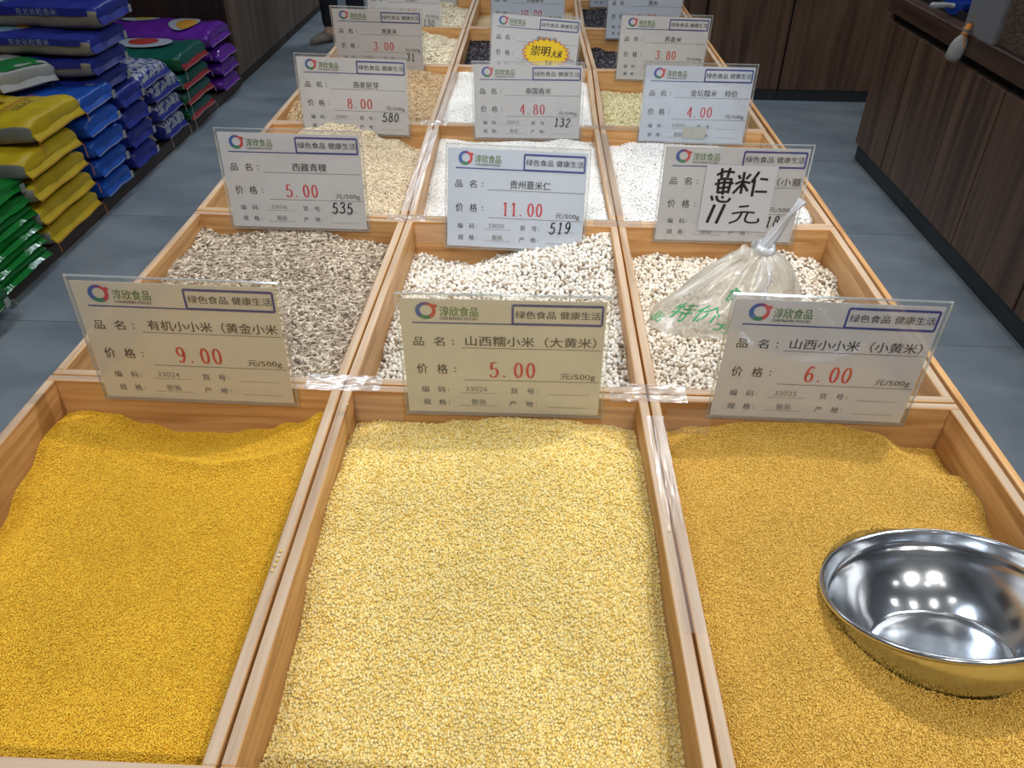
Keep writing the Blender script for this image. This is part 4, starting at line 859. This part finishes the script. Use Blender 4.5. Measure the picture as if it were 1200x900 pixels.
# small tied pouch hanging on the worktop edge
root = empty('tied_pouch', (1.478, 3.045, .628), 'small white pouch tied with orange cord on the counter edge', 'pouch', rot=(0.15, 0.10, 0.2))
pr_ = [(.0, -.006), (.014, -.005), (.022, .004), (.025, .02), (.024, .045), (.019, .065), (.010, .082), (.0065, .09), (.010, .098), (.014, .106)]
m_ = MB().lathe(pr_, 24); m_.v = [(a*1.2*(1+.06*math.sin(z*200)), b_*.95, z) for a, b_, z in m_.v]
m_.build('pouch', noisy('white_cloth', [(0.3, (.42, .41, .37)), (0.7, (.56, .55, .50))], (40, 40, 40), .7, bump=.4, bdist=.002), root, True)
om = mat('orange_cord', .6, color=(.78, .26, .02))
MB().tube([(.009*math.cos(a), .009*math.sin(a), .088+.001*math.sin(a*3)) for a in np.linspace(0, 6.5, 20)], .003, 6).tube([(-.004, -.012, .09), (.0, -.016, .07), (.006, -.022, .045)], .0025, 6).tube([(0, 0, .09), (.004, .002, .118), (.012, .004, .125)], [.008, .010, .004], 8).build('cord', om, root, True)

# ------------------------------------------------------------------ shopper at the far end of the left aisle
root = empty('person', (-1.30, 5.87, 0), 'person in dark trousers and beige shoes standing at the far left aisle', 'person')
skin_m = mat('skin', .5, color=(.52, .33, .23)); trm = noisy('dark_trousers', [(0.3, (.010, .011, .016)), (0.7, (.022, .024, .032))], (20, 20, 20), .8, bump=.3)
jm = noisy('dark_jacket', [(0.3, (.018, .02, .03)), (0.7, (.035, .04, .055))], (20, 20, 20), .8, bump=.3); shm = noisy('beige_suede', [(0.3, (.26, .22, .17)), (0.7, (.36, .31, .25))], (30, 30, 30), .8); hairm = mat('black_hair', .45, color=(.012, .010, .010))
def skinned(name, verts, edges, radii, m, rootv=0, sub=2):
    me = bpy.data.meshes.new(name); me.from_pydata(verts, edges, []); o = bpy.data.objects.new(name, me); COL.objects.link(o); o.parent = root
    sk = o.modifiers.new('skin', 'SKIN'); sk.use_smooth_shade = True
    if not me.skin_vertices: me.attributes
    bpy.context.view_layer.objects.active = o
    for i_, r_ in enumerate(radii):
        sv = me.skin_vertices[0].data[i_]; sv.radius = (r_, r_) if not isinstance(r_, tuple) else r_; sv.use_root = (i_ == rootv)
    s_ = o.modifiers.new('sub', 'SUBSURF'); s_.levels = s_.render_levels = sub
    me.materials.append(m); return o
V = [(0, 0, .90), (0, 0, 1.06), (0, .005, 1.24), (0, .01, 1.38), (0, 0, 1.46), (0, -.01, 1.54), (0, -.015, 1.60)]; E_ = [(k, k+1) for k in range(6)]; Rr = [(.15, .10), (.125, .09), (.15, .10), (.12, .08), .05, .075, .07]
def limb(base, pts, rs):
    p_ = base
    for a, r_ in zip(pts, rs): V.append(a); Rr.append(r_); E_.append((p_, len(V)-1)); p_ = len(V)-1
    return p_
for sgn in (-1, 1):
    limb(0, [(.09*sgn, 0, .84), (.09*sgn, -.01, .47), (.088*sgn, .01, .25), (.088*sgn, .01, .09), (.09*sgn-.01, -.08, .045)], [.09, .058, .05, .038, .034])
    hnd = limb(3, [(.18*sgn, .01, 1.37), (.22*sgn, .01, 1.10), (.23*sgn, -.05, .88), (.232*sgn, -.065, .82)], [.055, .042, .032, .03])
    for f_ in range(4): limb(hnd, [(.232*sgn, -.095+.018*f_, .78), (.228*sgn, -.100+.018*f_, .735-.004*abs(f_-1))], [.009, .008])
    limb(hnd, [(.215*sgn, -.10, .80), (.205*sgn, -.115, .77)], [.010, .008])
try:
    skinned('body', V, E_, Rr, skin_m)
    skinned('trousers', [(0, 0, .98), (0, 0, .88), (-.09, 0, .80), (-.09, -.01, .47), (-.088, .01, .065), (.09, 0, .80), (.09, -.01, .47), (.088, .01, .065)], [(0, 1), (1, 2), (2, 3), (3, 4), (1, 5), (5, 6), (6, 7)], [(.155, .115), (.165, .12), .098, .07, .062, .098, .07, .062], trm, 1)
    skinned('jacket', [(0, 0, .90), (0, 0, 1.08), (0, .005, 1.25), (0, .01, 1.39), (-.185, .01, 1.37), (-.225, .01, 1.10), (-.235, -.04, .90), (.185, .01, 1.37), (.225, .01, 1.10), (.235, -.04, .90)], [(0, 1), (1, 2), (2, 3), (3, 4), (4, 5), (5, 6), (3, 7), (7, 8), (8, 9)], [(.175, .13), (.15, .11), (.165, .12), (.12, .09), .07, .056, .046, .07, .056, .046], jm, 1)
    skinned('hair', [(0, .015, 1.57), (0, .015, 1.65)], [(0, 1)], [.082, .068], hairm)
    face = MB().tube([(0, -.085, 1.575), (0, -.100, 1.555), (0, -.088, 1.545)], [.006, .011, .005], 8)
    face.tube([(-.022, -.082, 1.52), (0, -.088, 1.518), (.022, -.082, 1.52)], [.002, .005, .002], 6); face.build('nose_and_lips', skin_m, root, True)
except Exception as ex_: print('person', ex_)
for sgn in (-1, 1):
    P = []
    for p_ in range(14):
        u = p_/13; w_ = .040*(math.sin(math.pi*min(1, .12+u*.86))**.45); h_ = .085 if u < .35 else .085-.045*((u-.35)/.65)
        P.append([(w_*math.cos(a), .09-.27*u, max(0, (h_/2+h_/2*math.sin(a)))) for a in np.linspace(0, 2*math.pi, 18, endpoint=False)])
    mb = MB().grid(P, 0, True); mb.f += [tuple(range(17, -1, -1)), tuple(13*18+k for k in range(18))]; mb.mi += [0, 0]
    mb.v = [(a*math.cos(-.7 if sgn < 0 else .2)-b_*math.sin(-.7 if sgn < 0 else .2), a*math.sin(-.7 if sgn < 0 else .2)+b_*math.cos(-.7 if sgn < 0 else .2), c_) for a, b_, c_ in mb.v]
    mb.v = [(a+.088*sgn, b_, c_) for a, b_, c_ in mb.v]
    mb.build('shoe', shm, root, True)
